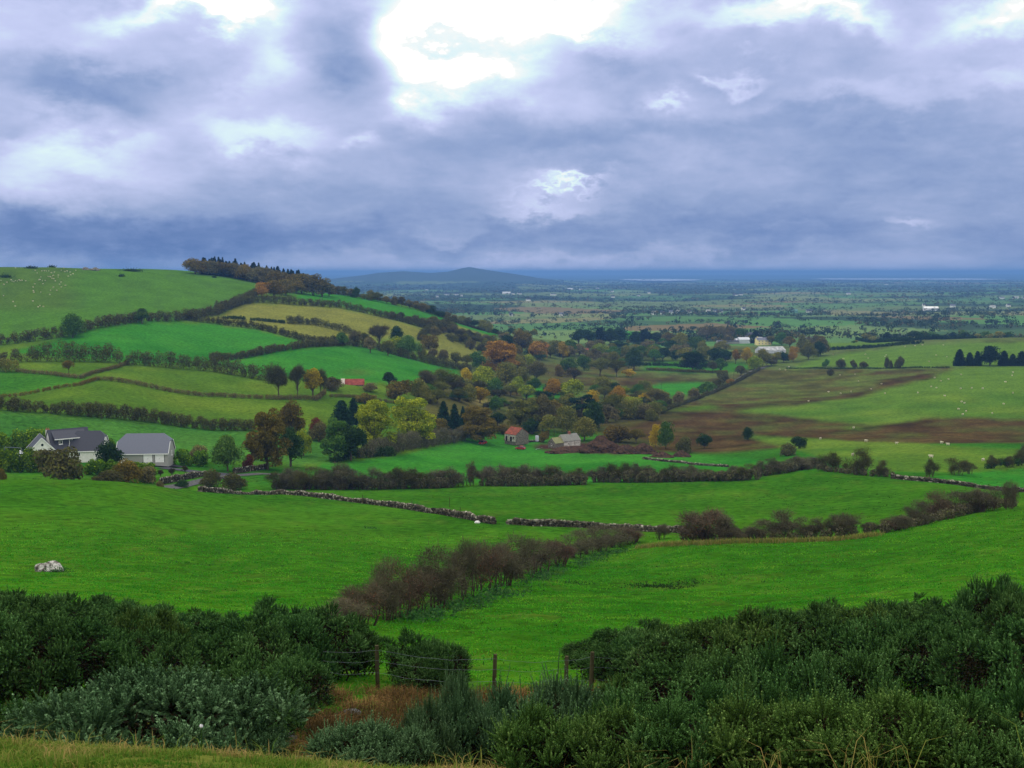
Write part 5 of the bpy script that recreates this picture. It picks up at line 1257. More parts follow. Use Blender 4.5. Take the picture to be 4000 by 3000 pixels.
for x_, y_, w_, m_, lb in [(68, 577, 24, 'G', 'dark gorse patch on the far left skyline of the sheep hill'), (112, 573, 12, 'G', 'small dark gorse on the hilltop skyline'), (12, 596, 26, 'G', 'dark gorse patch at the left edge of the sheep hill'), (285, 583, 44, 'G', 'dark gorse patch on the hill skyline left of the wood'), (205, 581, 20, 'R', 'pale rocky outcrop on the hill skyline'), (185, 580, 16, 'R', 'smaller pale outcrop just left on the hill skyline'), (262, 594, 10, 'G', 'tiny dark bush below the hill skyline'), (463, 597, 8, 'G', 'tiny dark bush at the left foot of the hilltop wood')]:
    p = hit(x_, y_ + 3, 800, 1200); dep = depth(p); ww = w_ / FV * dep
    if m_ == 'R': lump('rock_outcrop', p, (ww / 2, ww / 3, 2.2), CRAG, lb, 'rock', x_, 2, .4)
    else:
        b = Buf(); n = int(60 + ww * 40); r = g.normal(size=(n, 3)) * np.array([ww * .25, 2.0, 0]); r[:, 2] = np.abs(g.normal(size=n)) * .9
        cards(b, g, r, unit(np.array([0, 0, .3]) + g.normal(size=(n, 3))), .5, .6, g.uniform(0, .7, n))
        o = mobj('gorse_patch', b.mesh('gorse_patch'), KIND['dark']); o.location = p; tag(o, lb, 'gorse')

# ------------------------------------------------------------------ fence
WOOD = surf('weathered_post', L_(46, 44, 30), L_(84, 80, 56), 7, .9, .1, .7, .02, 5, (1, 1, .15))
WIRE = surf('galvanised_wire', L_(96, 104, 116), L_(116, 124, 138), 4, .5, .4, 0)
posts = [(816, 1477, 1401, -.4, 27.5), (1066, 1508, 1404, 1.8, 26.5), (1222, 1492, 1436, 1.0, 27.2), (1276, 1496, 1431, 1.4, 26.6)]
f0 = at(1066, 26.5, 1500)
fe = thing('wire_fence', 'weathered wooden post and wire fence between the gorse thickets', 'fence', f0)
tops = []
for x_, yb, yt, tilt, d in posts:
    p = at(x_, d, yb) - f0; dep = depth(p + f0); h = max(.95, (yb - yt) / FV * dep)
    h = {816: 1.25, 1066: 1.22, 1222: 1.05, 1276: 1.22}[x_]
    b = Buf(); lean = np.array([math.tan(R(tilt)) * 1.2, .02, 0])
    q = np.array(p); tube(b, [q + [0, 0, -.4], q + [0, 0, .02], q + lean * h * .6 + [0, 0, h * .6], q + lean * h + [0, 0, h]], [.062, .058, .054, .05], 8)
    tube(b, [q + lean * h + [0, 0, h - .001], q + lean * h + [0, 0, h + .012]], [.05, .008], 8)
    mobj('post', b.mesh('post'), WOOD, fe); tops.append((p, lean, h))
endp = at(1440, 29, 1466) - f0; stp = at(700, 28.5, 1450) - f0
tops = [(stp, np.zeros(3), 1.2)] + tops + [(endp, np.zeros(3), 1.1)]
for fr in (.45, .70, .92):
    b = Buf()
    path = []
    for (a, la, ha), (c, lc, hc) in zip(tops[:-1], tops[1:]):
        A = np.array(a) + la * ha * fr + [0, 0, ha * fr]; Cc = np.array(c) + lc * hc * fr + [0, 0, hc * fr]
        L = np.linalg.norm(Cc - A)
        for k in range(8):
            t_ = k / 8; path.append(A + (Cc - A) * t_ + np.array([0, -.055, -.035 * L * (fr > .4) * math.sin(PI * t_) + .008 * g.normal()]))
    path.append(np.array(tops[-1][0]) + [0, -.055, tops[-1][2] * fr])
    tube(b, path, np.full(len(path), .0026), 4); mobj('wire', b.mesh('wire'), WIRE, fe)
for x_, yb, yt, lb in [(778, 1358, 1328, 'thin pale post among the near hawthorns'), (971, 1096, 1074, 'first thin stake against the long stone wall'), (1797, 1160, 1150, 'leaning stake in the right field hedge')]:
    p = hit(x_, yb, 30, 260); dep = depth(p); b = Buf(); h = (yb - yt) / FV * dep
    tube(b, [(0, 0, -.3), (0, 0, h * .5), (.04, 0, h)], [.05, .05, .045], 7); o = mobj('stake', b.mesh('stake'), WOOD); o.location = p; tag(o, lb, 'stake')
for x_, yb in [(784, 1088), (890, 1103), (994, 1119)]:
    p = hit(x_, yb, 130, 262); b = Buf(); tube(b, [(0, -.5, -.2), (0, -.5, 1.0), (.05, -.5, 1.9)], [.06, .06, .05], 7); o = mobj('stake', b.mesh('stake'), WOOD); o.location = p; tag(o, 'thin wooden stake standing against the long stone wall', 'stake')
for x_, yb, yt, lb in [(219, 905, 875, 'slim utility pole in the hedge behind the garage'), (1197, 950, 921, 'slim pale pole between the two cottages'), (1428, 860, 828, 'slim dark pole on the valley floor'), (1585, 822, 795, 'slim dark pole by the farm lane')]:
    p = hit(x_, yb, 300, 1200); dep = depth(p); b = Buf(); h = (yb - yt) / FV * dep
    tube(b, [(0, 0, -.3), (0, 0, h)], [.13, .09], 7); tube(b, [(-.7, 0, h * .93), (.7, 0, h * .93)], [.05, .05], 5)
    o = mobj('utility_pole', b.mesh('utility_pole'), WOOD); o.location = p; tag(o, lb, 'utility pole')
# small white flower head by the bank
p = hit(434, 1606, 11, 15); fl = thing('wild_flower', 'small white flower standing on the grassy bank', 'flower', p)
b = Buf(); tube(b, [(0, 0, -.05), (.01, 0, .3)], [.006, .004], 5); mobj('stem', b.mesh('stem'), KIND['green'], fl)
b = Buf(); dd_ = rdirs(g, 60); cards(b, g, np.array([.01, 0, .32]) + dd_ * .018, dd_, .012, .6, 1.0); mobj('petals', b.mesh('petals'), surf('petal_white', L_(226, 222, 232), L_(240, 238, 244), 5, .7, .1, 0), fl)

# ------------------------------------------------------------------ buildings
WHITE = surf('white_render', L_(222, 222, 216), L_(238, 238, 234), 2, .85, .1, .1, .01)
GREYR = surf('grey_pebbledash', L_(150, 150, 146), L_(172, 172, 168), 9, .95, .05, .5, .02)
SLATE = surf('slate', L_(48, 50, 62), L_(64, 66, 80), 6, .6, .3, .4, .02, 3, (1, 1, 6))
SLATEL = surf('slate_light', L_(88, 92, 108), L_(106, 110, 126), 6, .6, .3, .4, .02, 3, (1, 1, 6))
TRIM = surf('white_trim', L_(232, 232, 232), L_(244, 244, 244), 3, .5, .3, 0)
GLASS = surf('window_glass', L_(18, 22, 30), L_(34, 40, 50), 2, .12, .6, 0)
RUSTY = surf('rusty_iron_sheet', L_(92, 48, 36), L_(150, 74, 52), .9, .75, .2, .4, .03, 5)
RUBBLE = surf('rubble_stone', L_(66, 62, 56), L_(142, 136, 124), 3.2, .95, .05, 1.0, .08, 5)
LIME = surf('flaking_limewash', L_(140, 132, 120), L_(218, 214, 206), 1.1, .9, .1, .5, .04, 5)
ASBEST = surf('grey_sheet_roof', L_(112, 112, 106), L_(140, 140, 134), 1.5, .85, .1, .5, .04, 4, (3, .4, .4))
MOSSY = surf('mossy_sheet_roof', L_(112, 114, 78), L_(140, 140, 102), 1.5, .9, .1, .5, .04, 4, (3, .4, .4))
BLACKW = surf('dark_opening', L_(20, 18, 18), L_(34, 30, 28), 2, .9, .05, 0)
BRICK = surf('brick', L_(120, 74, 60), L_(160, 108, 90), 8, .9, .1, .4, .02)
CREAM = surf('cream_render', L_(232, 214, 150), L_(244, 228, 170), 2, .85, .1, 0)
def bmobj(name, bm, mat, parent, loc=None):
    bmesh.ops.recalc_face_normals(bm, faces=bm.faces)
    me = bpy.data.meshes.new(name); bm.to_mesh(me); bm.free()
    o = mobj(name, me, mat, parent)
    if loc: o.location = loc
    return o
def box(bm, x0, x1, y0, y1, z0, z1):
    v = [bm.verts.new(c) for c in [(x0, y0, z0), (x1, y0, z0), (x1, y1, z0), (x0, y1, z0), (x0, y0, z1), (x1, y0, z1), (x1, y1, z1), (x0, y1, z1)]]
    for f in [(0, 3, 2, 1), (4, 5, 6, 7), (0, 1, 5, 4), (1, 2, 6, 5), (2, 3, 7, 6), (3, 0, 4, 7)]: bm.faces.new([v[i] for i in f])
def bar(bm, a, b_, w_, h_):
    a, b_ = Vector(a), Vector(b_); d = (b_ - a).normalized(); s = d.cross(Vector((0, 0, 1)))
    s = s.normalized() if s.length > .01 else Vector((1, 0, 0)); u = s.cross(d)
    vs = [bm.verts.new(q + s * i * w_ / 2 + u * j * h_ / 2) for q in (a, b_) for i, j in ((-1, -1), (1, -1), (1, 1), (-1, 1))]
    for f in [(0, 1, 2, 3), (7, 6, 5, 4), (0, 4, 5, 1), (1, 5, 6, 2), (2, 6, 7, 3), (3, 7, 4, 0)]: bm.faces.new([vs[i] for i in f])
def block(par, L, D, e, r, k=0.0, loc=(0, 0, 0), rz=0, wall=WHITE, roof=SLATE, trim=TRIM, oh=.35, wname='wall', ends=(1, 1), barge=True):
    """a pitched-roof block: walls, roof slab with overhang (half-hipped when k > 0), eaves and verge boards"""
    hold = bpy.data.objects.new('wing', None); link(hold); hold.parent = par; hold.location = loc; hold.rotation_euler = (0, 0, rz)
    zt = e + (r - e) * (1 - k); yk = D / 2 * k
    bm = bmesh.new()
    for sx in (-1, 1):
        pass
    prof = [(-D/2, -1.5), (D/2, -1.5), (D/2, e), (yk, zt), (-yk, zt), (-D/2, e)] if k > 0 else [(-D/2, -1.5), (D/2, -1.5), (D/2, e), (0, r), (-D/2, e)]
    A = [bm.verts.new((-L/2, y, z)) for y, z in prof]; B = [bm.verts.new((L/2, y, z)) for y, z in prof]
    bm.faces.new(A); bm.faces.new(B[::-1]); n = len(prof)
    for i in range(n): bm.faces.new([A[i], B[i], B[(i+1) % n], A[(i+1) % n]])
    wo = bmobj(wname, bm, wall, hold)
    sl = (r - e) / (D / 2); x0 = L/2 + oh*.6; kx = D/2*k + (oh*.6 if k else 0); t_ = .14; up = .03
    def V3(x, y): return (x, y, r + up - abs(y) * sl)
    ye = D/2 + oh
    bm = bmesh.new()
    for s_ in (-1, 1):
        pts = [V3(-x0, s_*ye), V3(x0, s_*ye)]
        if k > 0: pts += [V3(x0, s_*yk), (x0 - kx, 0, r + up), (-x0 + kx, 0, r + up), V3(-x0, s_*yk)]
        else: pts += [(x0, 0, r + up), (-x0, 0, r + up)]
        lo = [bm.verts.new(p_) for p_ in pts]; hi = [bm.verts.new((p_[0], p_[1], p_[2] + t_)) for p_ in pts]
        bm.faces.new(lo); bm.faces.new(hi[::-1])
        for i in range(len(pts)): bm.faces.new([lo[i], hi[i], hi[(i+1) % len(pts)], lo[(i+1) % len(pts)]])
    if k > 0:
        for sx in (-1, 1):
            pts = [V3(sx*x0, -yk), V3(sx*x0, yk), (sx*(x0 - kx), 0, r + up)]
            lo = [bm.verts.new(p_) for p_ in pts]; hi = [bm.verts.new((p_[0], p_[1], p_[2] + t_)) for p_ in pts]
            bm.faces.new(lo); bm.faces.new(hi[::-1])
            for i in range(3): bm.faces.new([lo[i], hi[i], hi[(i+1) % 3], lo[(i+1) % 3]])
    bmobj('roof', bm, roof, hold)
    if trim:
        bm = bmesh.new()
        for s_ in (-1, 1):
            p_ = V3(0, s_*ye); y_ = s_*(ye + .06)
            box(bm, -x0, x0, y_ - .06, y_ + .06, p_[2] - .14, p_[2] + .08)
        bmobj('gutter', bm, trim, hold)
        if barge:
            for sx in (-1, 1):
                bm = bmesh.new()
                for s_ in (-1, 1):
                    a = V3(sx*(x0 + .045), s_*ye); c = V3(sx*(x0 + .045), s_*yk)
                    bar(bm, (a[0], a[1], a[2] + .03), (c[0], c[1], c[2] + .03), .07, .26)
                bmobj('bargeboard', bm, trim, hold)
    return hold
def opening(par, x, y, z, w_, h_, face='front', frame=TRIM, pane=GLASS, name='window', mull=1, sill=True):
    """face: front = -Y, right = +X, left = -X; (x, y) a point on the wall"""
    rz = {'front': 0, 'right': PI/2, 'left': -PI/2}[face]
    o = bpy.data.objects.new(name, None); link(o); o.parent = par; o.location = (x, y, z); o.rotation_euler = (0, 0, rz)
    bm = bmesh.new(); f = .09
    box(bm, -w_/2, -w_/2 + f, -.07, 0, 0, h_); box(bm, w_/2 - f, w_/2, -.07, 0, 0, h_)
    box(bm, -w_/2 + f, w_/2 - f, -.07, 0, h_ - f, h_); box(bm, -w_/2 + f, w_/2 - f, -.07, 0, 0, f)
    for i in range(mull):
        c = -w_/2 + w_ * (i + 1) / (mull + 1); box(bm, c - .035, c + .035, -.065, 0, f, h_ - f)
    bmobj('frame', bm, frame, o)
    bm = bmesh.new(); box(bm, -w_/2 + f, w_/2 - f, -.03, -.005, f, h_ - f); bmobj('pane', bm, pane, o)
    if sill:
        bm = bmesh.new(); box(bm, -w_/2 - .12, w_/2 + .12, -.2, 0, -.12, -.002); bmobj('sill', bm, frame, o)
    return o
def door(par, x, y, z, w_, h_, mat, frame, face='front', name='door'):
    rz = {'front': 0, 'right': PI/2, 'left': -PI/2}[face]
    bm = bmesh.new(); box(bm, -w_/2, w_/2, -.06, 0, 0, h_)
    if name == 'garage_door':
        for i in range(1, 5): box(bm, -w_/2 + .05, w_/2 - .05, -.075, -.06, h_ * i / 5 - .03, h_ * i / 5 + .03)
    o = bmobj(name, bm, mat, par, (x, y, z)); o.rotation_euler = (0, 0, rz)
    bm = bmesh.new(); f = .12
    box(bm, -w_/2 - f, -w_/2 - .002, -.04, 0, 0, h_ + f); box(bm, w_/2 + .002, w_/2 + f, -.04, 0, 0, h_ + f); box(bm, -w_/2, w_/2, -.04, 0, h_ + .002, h_ + f)
    bmobj('frame', bm, frame, o)
    bm = bmesh.new(); box(bm, -.1, .1, -.12, -.062, h_ * .45, h_ * .45 + .06); bmobj('handle', bm, GLASS, o)
    return o
def flat(o, p):   # set a building on level ground at p
    o.location = p
# grey garage
pg = at(316, 315, 995); pg.z = hit(316, 997, 290, 340).z if False else pg.z
def yworld(yv, p):
    """height at p's position that shows at picture row yv"""
    t_ = (CY - yv) / FV
    return p.y * (t_ * cp - sp) / (cp + t_ * sp)
pg.z = yworld(994, pg)
rel = math.atan2(pg.x, pg.y)
gr = thing('garage', 'grey garage with half-hipped slate roof and two white garage doors', 'garage', pg, -rel - R(14))
block(gr, 13.6, 8.2, 2.75, 7.3, .42, wall=GREYR, roof=SLATEL)
for x_ in (1.5, 4.6): door(gr, x_, -4.1, .05, 2.4, 2.15, TRIM, BLACKW, name='garage_door')
door(gr, -5.3, -4.1, .05, .95, 2.1, TRIM, TRIM)
opening(gr, 6.8, .6, 1.3, .75, 1.3, 'right')
for x_ in (-2.6,): pass
# white house
ph = at(144, 318, 985); ph.z = yworld(993, ph)
rel = math.atan2(ph.x, ph.y)
hs = thing('house', 'white house with dark slate roofs, dormers and a gabled front', 'house', ph, -rel)
hs.scale = (.90, .90, .96)
wl = block(hs, 9.5, 8.0, 2.9, 6.9, 0, (-6.9, 1.5, 0), PI / 2 + R(4))
wc = block(hs, 11.5, 8.6, 2.9, 8.3, .0, (.6, 3.6, 0), R(16), barge=False)
wr = block(hs, 9.6, 8.2, 2.8, 7.6, .34, (6.6, 1.5, 0), R(-15))
opening(wl, -4.75, .0, .4, .01, .01, 'left') if False else None
opening(wl, -4.75, .1, 2.2, 1.7, 1.25, 'left', mull=2)
bm = bmesh.new(); bmesh.ops.create_cone(bm, cap_ends=True, segments=20, radius1=.36, radius2=.36, depth=.08, matrix=Matrix.Rotation(PI/2, 4, 'Y')); bmobj('round_window', bm, GLASS, wl, (-4.78, -.1, 5.0))
# long slate dormer with three windows
bm = bmesh.new(); box(bm, -4.6, 4.4, -3.1, -.6, 4.3, 6.0); bmobj('dormer', bm, SLATE, wc)
bm = bmesh.new()
v = [bm.verts.new(c) for c in [(-4.9, -3.7, 5.9), (4.7, -3.7, 5.9), (4.7, .1, 8.15), (-4.9, .1, 8.15), (-4.9, -3.7, 6.08), (4.7, -3.7, 6.08), (4.7, .1, 8.33), (-4.9, .1, 8.33)]]
for f in [(0, 3, 2, 1), (4, 5, 6, 7), (0, 1, 5, 4), (1, 2, 6, 5), (2, 3, 7, 6), (3, 0, 4, 7)]: bm.faces.new([v[i] for i in f])
dr_ = bmobj('dormer_roof', bm, SLATE, wc)
bm = bmesh.new(); box(bm, -4.9, 4.7, -3.79, -3.702, 5.88, 6.1); bmobj('gutter', bm, TRIM, wc)
for x_ in (-3.0, .0, 3.2): opening(wc, x_, -3.1, 4.55, 1.0, 1.2, 'front')
opening(wr, 4.8, -.1, 4.3, .9, 1.4, 'right'); opening(wr, -2.2, -4.1, 1.0, 1.0, 1.2, 'front')
opening(wr, 4.8, 1.2, 1.0, 1.4, 1.2, 'right')
bm = bmesh.new(); box(bm, -.55, .55, -.4, .4, -1.6, .9); ch = bmobj('chimney', bm, WHITE, hs, (-5.0, 4.2, 7.4))
bm = bmesh.new(); box(bm, -.62, .62, -.47, .47, .902, 1.05); bmobj('chimney_cap', bm, BRICK, ch)
for x_ in (-.25, .25):
    bm = bmesh.new(); bmesh.ops.create_cone(bm, cap_ends=True, segments=10, radius1=.14, radius2=.11, depth=.4, matrix=Matrix.Translation((x_, 0, 1.25))); bmobj('chimney_pot', bm, BRICK, ch)
bm = bmesh.new(); box(bm, -.06, .06, -.06, .06, 0, 5.0); bmobj('downpipe', bm, BLACKW, wl, (-4.83, 2.6, -.2))
# lean-to and glazed conservatory on its left
cv = bpy.data.objects.new('conservatory', None); link(cv); cv.parent = hs; cv.location = (-12.6, -1.0, 0)
bm = bmesh.new()
ring = [(1.9 * math.cos(a), 1.9 * math.sin(a)) for a in [R(q) for q in range(0, 360, 45)]]
for i in range(8): bar(bm, (*ring[i], 2.1), (0, 0, 3.5), .1, .1); bar(bm, (*ring[i], 2.1), (*ring[(i+1) % 8], 2.1), .12, .14); bar(bm, (*ring[i], -1), (*ring[i], 2.1), .1, .1)
bmobj('frame', bm, TRIM, cv)
bm = bmesh.new(); apx = bm.verts.new((0, 0, 3.45)); rg = [bm.verts.new((x_ * .985, y_ * .985, 2.08)) for x_, y_ in ring]; rb = [bm.verts.new((x_ * .985, y_ * .985, -1)) for x_, y_ in ring]
for i in range(8): bm.faces.new([rg[i], rg[(i+1) % 8], apx]); bm.faces.new([rb[i], rb[(i+1) % 8], rg[(i+1) % 8], rg[i]])
bmobj('pane', bm, surf('conservatory_glass', L_(150, 158, 168), L_(176, 184, 192), 2, .2, .5, 0), cv)
# garden goal frame
p = at(30, 316, 1000); p.z = yworld(1003, p); b = Buf()
for a, c in [((-2.2, 0, -1), (-2.2, 0, 4.6)), ((2.2, 0, -1), (2.2, 0, 4.4)), ((-2.2, 0, 4.6), (2.2, 0, 4.4)), ((-2.2, 0, 4.6), (-3.0, 1.5, -1)), ((2.2, 0, 4.4), (3.0, 1.5, -1))]: tube(b, [a, c], [.06, .06], 6)
o = mobj('swing_frame', b.mesh('swing_frame'), WIRE); o.location = p; tag(o, 'grey metal swing frame in the garden left of the house', 'swing frame')
# old stone cottage, two blocks
pc = at(1222, 466, 965); pc.z = yworld(963.5, pc)
ct = thing('cottage', 'old stone cottage with grey sheet roof and flaking white wall', 'cottage', pc, R(36))
ma = block(ct, 9.0, 5.6, 2.6, 5.0, 0, (1.5, .2, 0), 0, LIME, ASBEST, None, .25)
mb = block(ct, 4.6, 5.0, 2.2, 4.2, 0, (-5.35, 0, -.1), 0, RUBBLE, MOSSY, None, .2)
bm = bmesh.new(); box(bm, -.5, .5, -.4, .4, -1.2, 1.0); bmobj('chimney', bm, BRICK, ma, (.6, .1, 5.2))
opening(mb, -2.3, 0, 1.0, .9, .9, 'left', LIME, BLACKW); opening(ma, -2.0, -2.8, 1.0, .6, .7, 'front', LIME, BLACKW, sill=False)
# roofless-looking stone barn with a rusty roof
pb = at(1116, 476, 950); pb.z = yworld(951, pb)
bn = thing('stone_barn', 'small rubble barn with a rusty orange-red iron roof', 'barn', pb, R(-48))
ba = block(bn, 7.2, 7.6, 3.0, 5.6, 0, (0, 0, 0), 0, RUBBLE, RUSTY, None, .15)
bm = bmesh.new(); box(bm, -3.5, 3.5, -.06, 0, 0, 2.9); bmobj('limewashed_front', bm, LIME, ba, (0, -3.8, 0))
door(ba, .6, -3.87, 0, 1.0, 2.0, BLACKW, RUBBLE); door(ba, -2.3, -3.87, 0, .9, 2.0, BLACKW, RUBBLE); opening(ba, 2.3, -3.87, 1.3, .8, .9, 'front', RUBBLE, BLACKW, sill=False)
# low wall between, drum and sheet
stonewall([(1090, 951), (1120, 957), (1150, 955), (1165, 955)], 1.0, 'broken low rubble wall in front of the rusty-roofed barn', 440, 500, .5, .5, name='rubble_wall')
p = at(1160, 468, 950); p.z = yworld(953, p); b = Buf(); tube(b, [(0, 0, 0), (0, 0, 2.4), (0, 0, 2.5)], [.75, .75, .1], 14)
o = mobj('metal_tank', b.mesh('metal_tank'), surf('tank_metal', L_(140, 144, 158), L_(176, 180, 192), 2, .5, .4, 0)); o.location = p; tag(o, 'upright pale metal tank between barn and cottage', 'tank')
p = at(1165, 455, 960); bm = bmesh.new(); v = [bm.verts.new(c) for c in [(-1.6, -.5, .1), (.2, -.6, .7), (1.6, -.3, 1.1), (1.5, .5, .9), (.1, .6, .5), (-1.5, .5, .1)]]; f = bm.faces.new(v); bmesh.ops.solidify(bm, geom=[f], thickness=.05)
me = bpy.data.meshes.new('roof_sheet'); bm.to_mesh(me); bm.free(); o = mobj('roof_sheet', me, surf('bare_metal_sheet', L_(170, 184, 206), L_(204, 214, 228), 1.5, .4, .4, .2, .03)); o.location = p; tag(o, 'bent pale metal sheet dumped beside the old cottage', 'metal sheet')
# red barn across the valley
p = at(762, 560, 838); p.z = yworld(841, p); rb_ = thing('red_barn', 'long rubble barn with a dull red iron roof under the emerald field', 'barn', p, R(-2))
bb = block(rb_, 11.5, 5.4, 2.6, 5.2, 0, (0, 0, 0), R(8), RUBBLE, surf('dull_red_iron', L_(112, 50, 44), L_(150, 76, 66), .8, .8, .15, .3, .03, 5), None, .2)
door(bb, 1.6, -2.7, 0, 2.4, 2.2, BLACKW, RUBBLE); opening(bb, -2.6, -2.7, .9, 1.0, 1.0, 'front', RUBBLE, BLACKW, sill=False)
bm = bmesh.new(); bar(bm, (0, -2.95, 2.75), (0, -.1, 5.4), 2.0, .05); bmobj('pale_roof_sheet', bm, surf('pale_sheet', L_(170, 158, 150), L_(196, 186, 178), 2, .7, .2, 0), bb, (-4.9, 0, .16))
bm = bmesh.new(); box(bm, 0, .05, -1.6, 1.6, 0, 3.4); bmobj('open_end', bm, BLACKW, bb, (5.75, 0, 0))
# small red roofs among the trees
RED2 = surf('red_barn_roof', L_(150, 66, 58), L_(178, 86, 74), 1, .8, .2, 0)
for x_, y_, L, D, e, r, lb in [(1191, 760, 13, 7, 3.5, 6.5, 'red-roofed barn with arched look under the orange tree'), (1236, 765, 6, 5, 3, 6, 'smallest red roof, half hidden in the valley trees'), (1262, 765, 9, 6, 3, 6, 'red roof of the farmstead right of the smallest one')]:
    p = hit(x_, y_, 700, 2200); t_ = thing('red_roofed_shed', lb, 'shed', p, rnd.uniform(-.3, .3)); block(t_, L, D, e, r, .25, wall=RUBBLE, roof=RED2, trim=None)
# the farm: sheds, hay barn, pale yellow house
p = hit(1648, 745, 900, 3000); fy = thing('farmhouse', 'pale yellow two-storey farmhouse beside dark conifers', 'house', p, .12)
fb_ = block(fy, 17, 9, 6.0, 8.6, 0, wall=CREAM, roof=SLATEL, trim=TRIM)
for x_ in (-6, -2, 2, 6):
    for z_ in (1.0, 3.9): opening(fb_, x_, -4.5, z_, 1.2, 1.5)
for x_ in (-7, 7):
    bm = bmesh.new(); box(bm, -.6, .6, -.5, .5, -1, 1.2); bmobj('chimney', bm, CREAM, fb_, (x_, 0, 8.6))
SHEDM = surf('pale_shed_cladding', L_(176, 180, 190), L_(206, 210, 216), 1.5, .6, .3, 0)
for x_, y_, L, D, e, r, rz, m1, m2, lb, nm in [(1620, 741, 30, 14, 4.5, 7.0, .1, SHEDM, SHEDM, 'wide pale shed with a dark open front beside the farmhouse', 'farm_shed'), (1600, 741, 16, 9, 3.5, 5.5, .3, SHEDM, SHEDM, 'small white shed left of the wide farm shed', 'farm_shed'), (1575, 742, 30, 10, 2.6, 4.2, .1, GREYR, SLATE, 'long low dark shed at the left end of the farm', 'farm_shed'),
                                             (1622, 732, 20, 10, 5, 8.5, .2, GREYR, SLATE, 'slate-roofed farm building behind the wide shed', 'farm_building'), (1664, 762, 27, 18, 3, 6.5, .15, SHEDM, surf('patchy_sheet_roof', L_(110, 112, 112), L_(190, 192, 196), .3, .7, .2, .2, .03), 'large patchy pale barn roof showing above the tree belt', 'farm_barn'), (1745, 741, 9, 7, 4, 7, .2, WHITE, SLATEL, 'small white house behind the brown trees right of the farm', 'house'),
                                             (1535, 733, 12, 6, 3, 6, 0, RUBBLE, RED2, 'low red roof under the brown wood by the farm', 'farm_shed')]:
    p = hit(x_, y_, 800, 3000); t_ = thing(nm, lb, 'shed' if 'house' not in nm else 'house', p, rz); k_ = block(t_, L, D, e, r, 0, wall=m1, roof=m2, trim=None)
    if 'wide' in lb: door(k_, 3, -D / 2, 0, 10, 3.6, BLACKW, SHEDM)
HW = [(922, 627, 9), (945, 642, 10), (965, 638, 16), (985, 638, 14), (997, 640, 9), (1094, 635, 26), (1104, 683, 10), (1108, 636, 12), (1122, 636, 14), (1195, 638, 18), (1232, 626, 20), (1255, 626, 12), (1291, 624, 9), (1322, 631, 10), (1324, 643, 12), (1141, 650, 14), (1213, 683, 14), (1412, 680, 9), (1431, 680, 14), (1450, 678, 14), (1464, 677, 12), (1488, 677, 14), (1530, 676, 14), (1545, 675, 14), (1558, 675, 10), (1588, 639, 14), (1600, 638, 14), (1606, 670, 14), (1716, 675, 20), (1748, 675, 20), (1833, 636, 14), (2010, 671, 46), (2058, 664, 16), (1941, 623, 10), (2144, 666, 18), (2178, 663, 12), (2164, 646, 16), (2194, 645, 18), (2212, 646, 12), (1915, 615, 10), (1996, 662, 10), (1380, 640, 10), (1402, 634, 9)]
for x_, y_, w_ in HW:
    p = hit(x_, y_, 1500, 9000); dep = depth(p); L = w_ / FV * dep * .66
    if x_ == 2010: lb, nm, wl_, rf_ = 'very large white shed standing out on the far plain', 'white_shed', TRIM, TRIM
    elif x_ == 1716: lb, nm, wl_, rf_ = 'dull green shed on the far plain', 'green_shed', surf('green_cladding', L_(84, 128, 110), L_(98, 140, 122), 1, .7, .2, 0), surf('green_roof', L_(90, 134, 116), L_(104, 146, 128), 1, .7, .2, 0)
    elif L > 24: lb, nm, wl_, rf_ = 'long pale shed far off on the plain', 'pale_shed', WHITE, SHEDM
    else: lb, nm, wl_, rf_ = 'small white house far off on the plain', 'white_house', WHITE, rnd.choice([SLATEL, SLATE, SLATE, GREYR])
    t_ = thing(nm, lb, 'shed' if 'shed' in nm else 'house', p, rnd.uniform(-.4, .4))
    block(t_, max(8, L), max(7, min(L * .5, 24)), 4.5 if L < 24 else 6, 8 if L < 24 else 10, 0, wall=wl_, roof=rf_, trim=None)

# ------------------------------------------------------------------ drive, lane, lake
ASPH = surf('asphalt', L_(58, 58, 66), L_(76, 76, 84), 3, .9, .1, .3, .02)
GRAV = surf('lane_surface', L_(74, 74, 76), L_(96, 96, 98), 1.5, .95, .05, .3, .03)
def strip(name, pts, w_, mat, dmin, dmax, dz=.05):
    pl = polyline(pts, dmin, dmax, 2.0); V = []; n = len(pl)
    for i, p in enumerate(pl):
        t_ = pl[min(i+1, n-1)] - pl[max(i-1, 0)]; t_.z = 0; t_.normalize(); nn = Vector((-t_.y, t_.x, 0))
        for s_ in (-1, -.33, .33, 1):
            q = p + nn * w_ / 2 * s_; V.append((q.x, q.y, ground(q.x, q.y) + dz))
    Q = [(i*4+j, i*4+j+1, i*4+j+5, i*4+j+4) for i in range(n-1) for j in range(3)]
    o = mobj(name, np_mesh(name, V, Q=Q, tint=None), mat); o['kind'] = 'structure'; return o
strip('driveway', [(322, 1000), (340, 1003), (365, 1010), (352, 1006)], 10, ASPH, 270, 335, .12)
strip('driveway', [(350, 1011), (400, 1017), (440, 1022), (500, 1026)], 4.5, ASPH, 260, 335, .16)
strip('road', [(340, 1056), (400, 1048), (450, 1036), (500, 1028), (560, 1024), (620, 1026)], 3.6, GRAV, 245, 335, .14)
strip('lane', [(1430, 888), (1480, 868), (1535, 848), (1585, 826), (1625, 802), (1660, 790)], 4.2, GRAV, 480, 1500, .25)
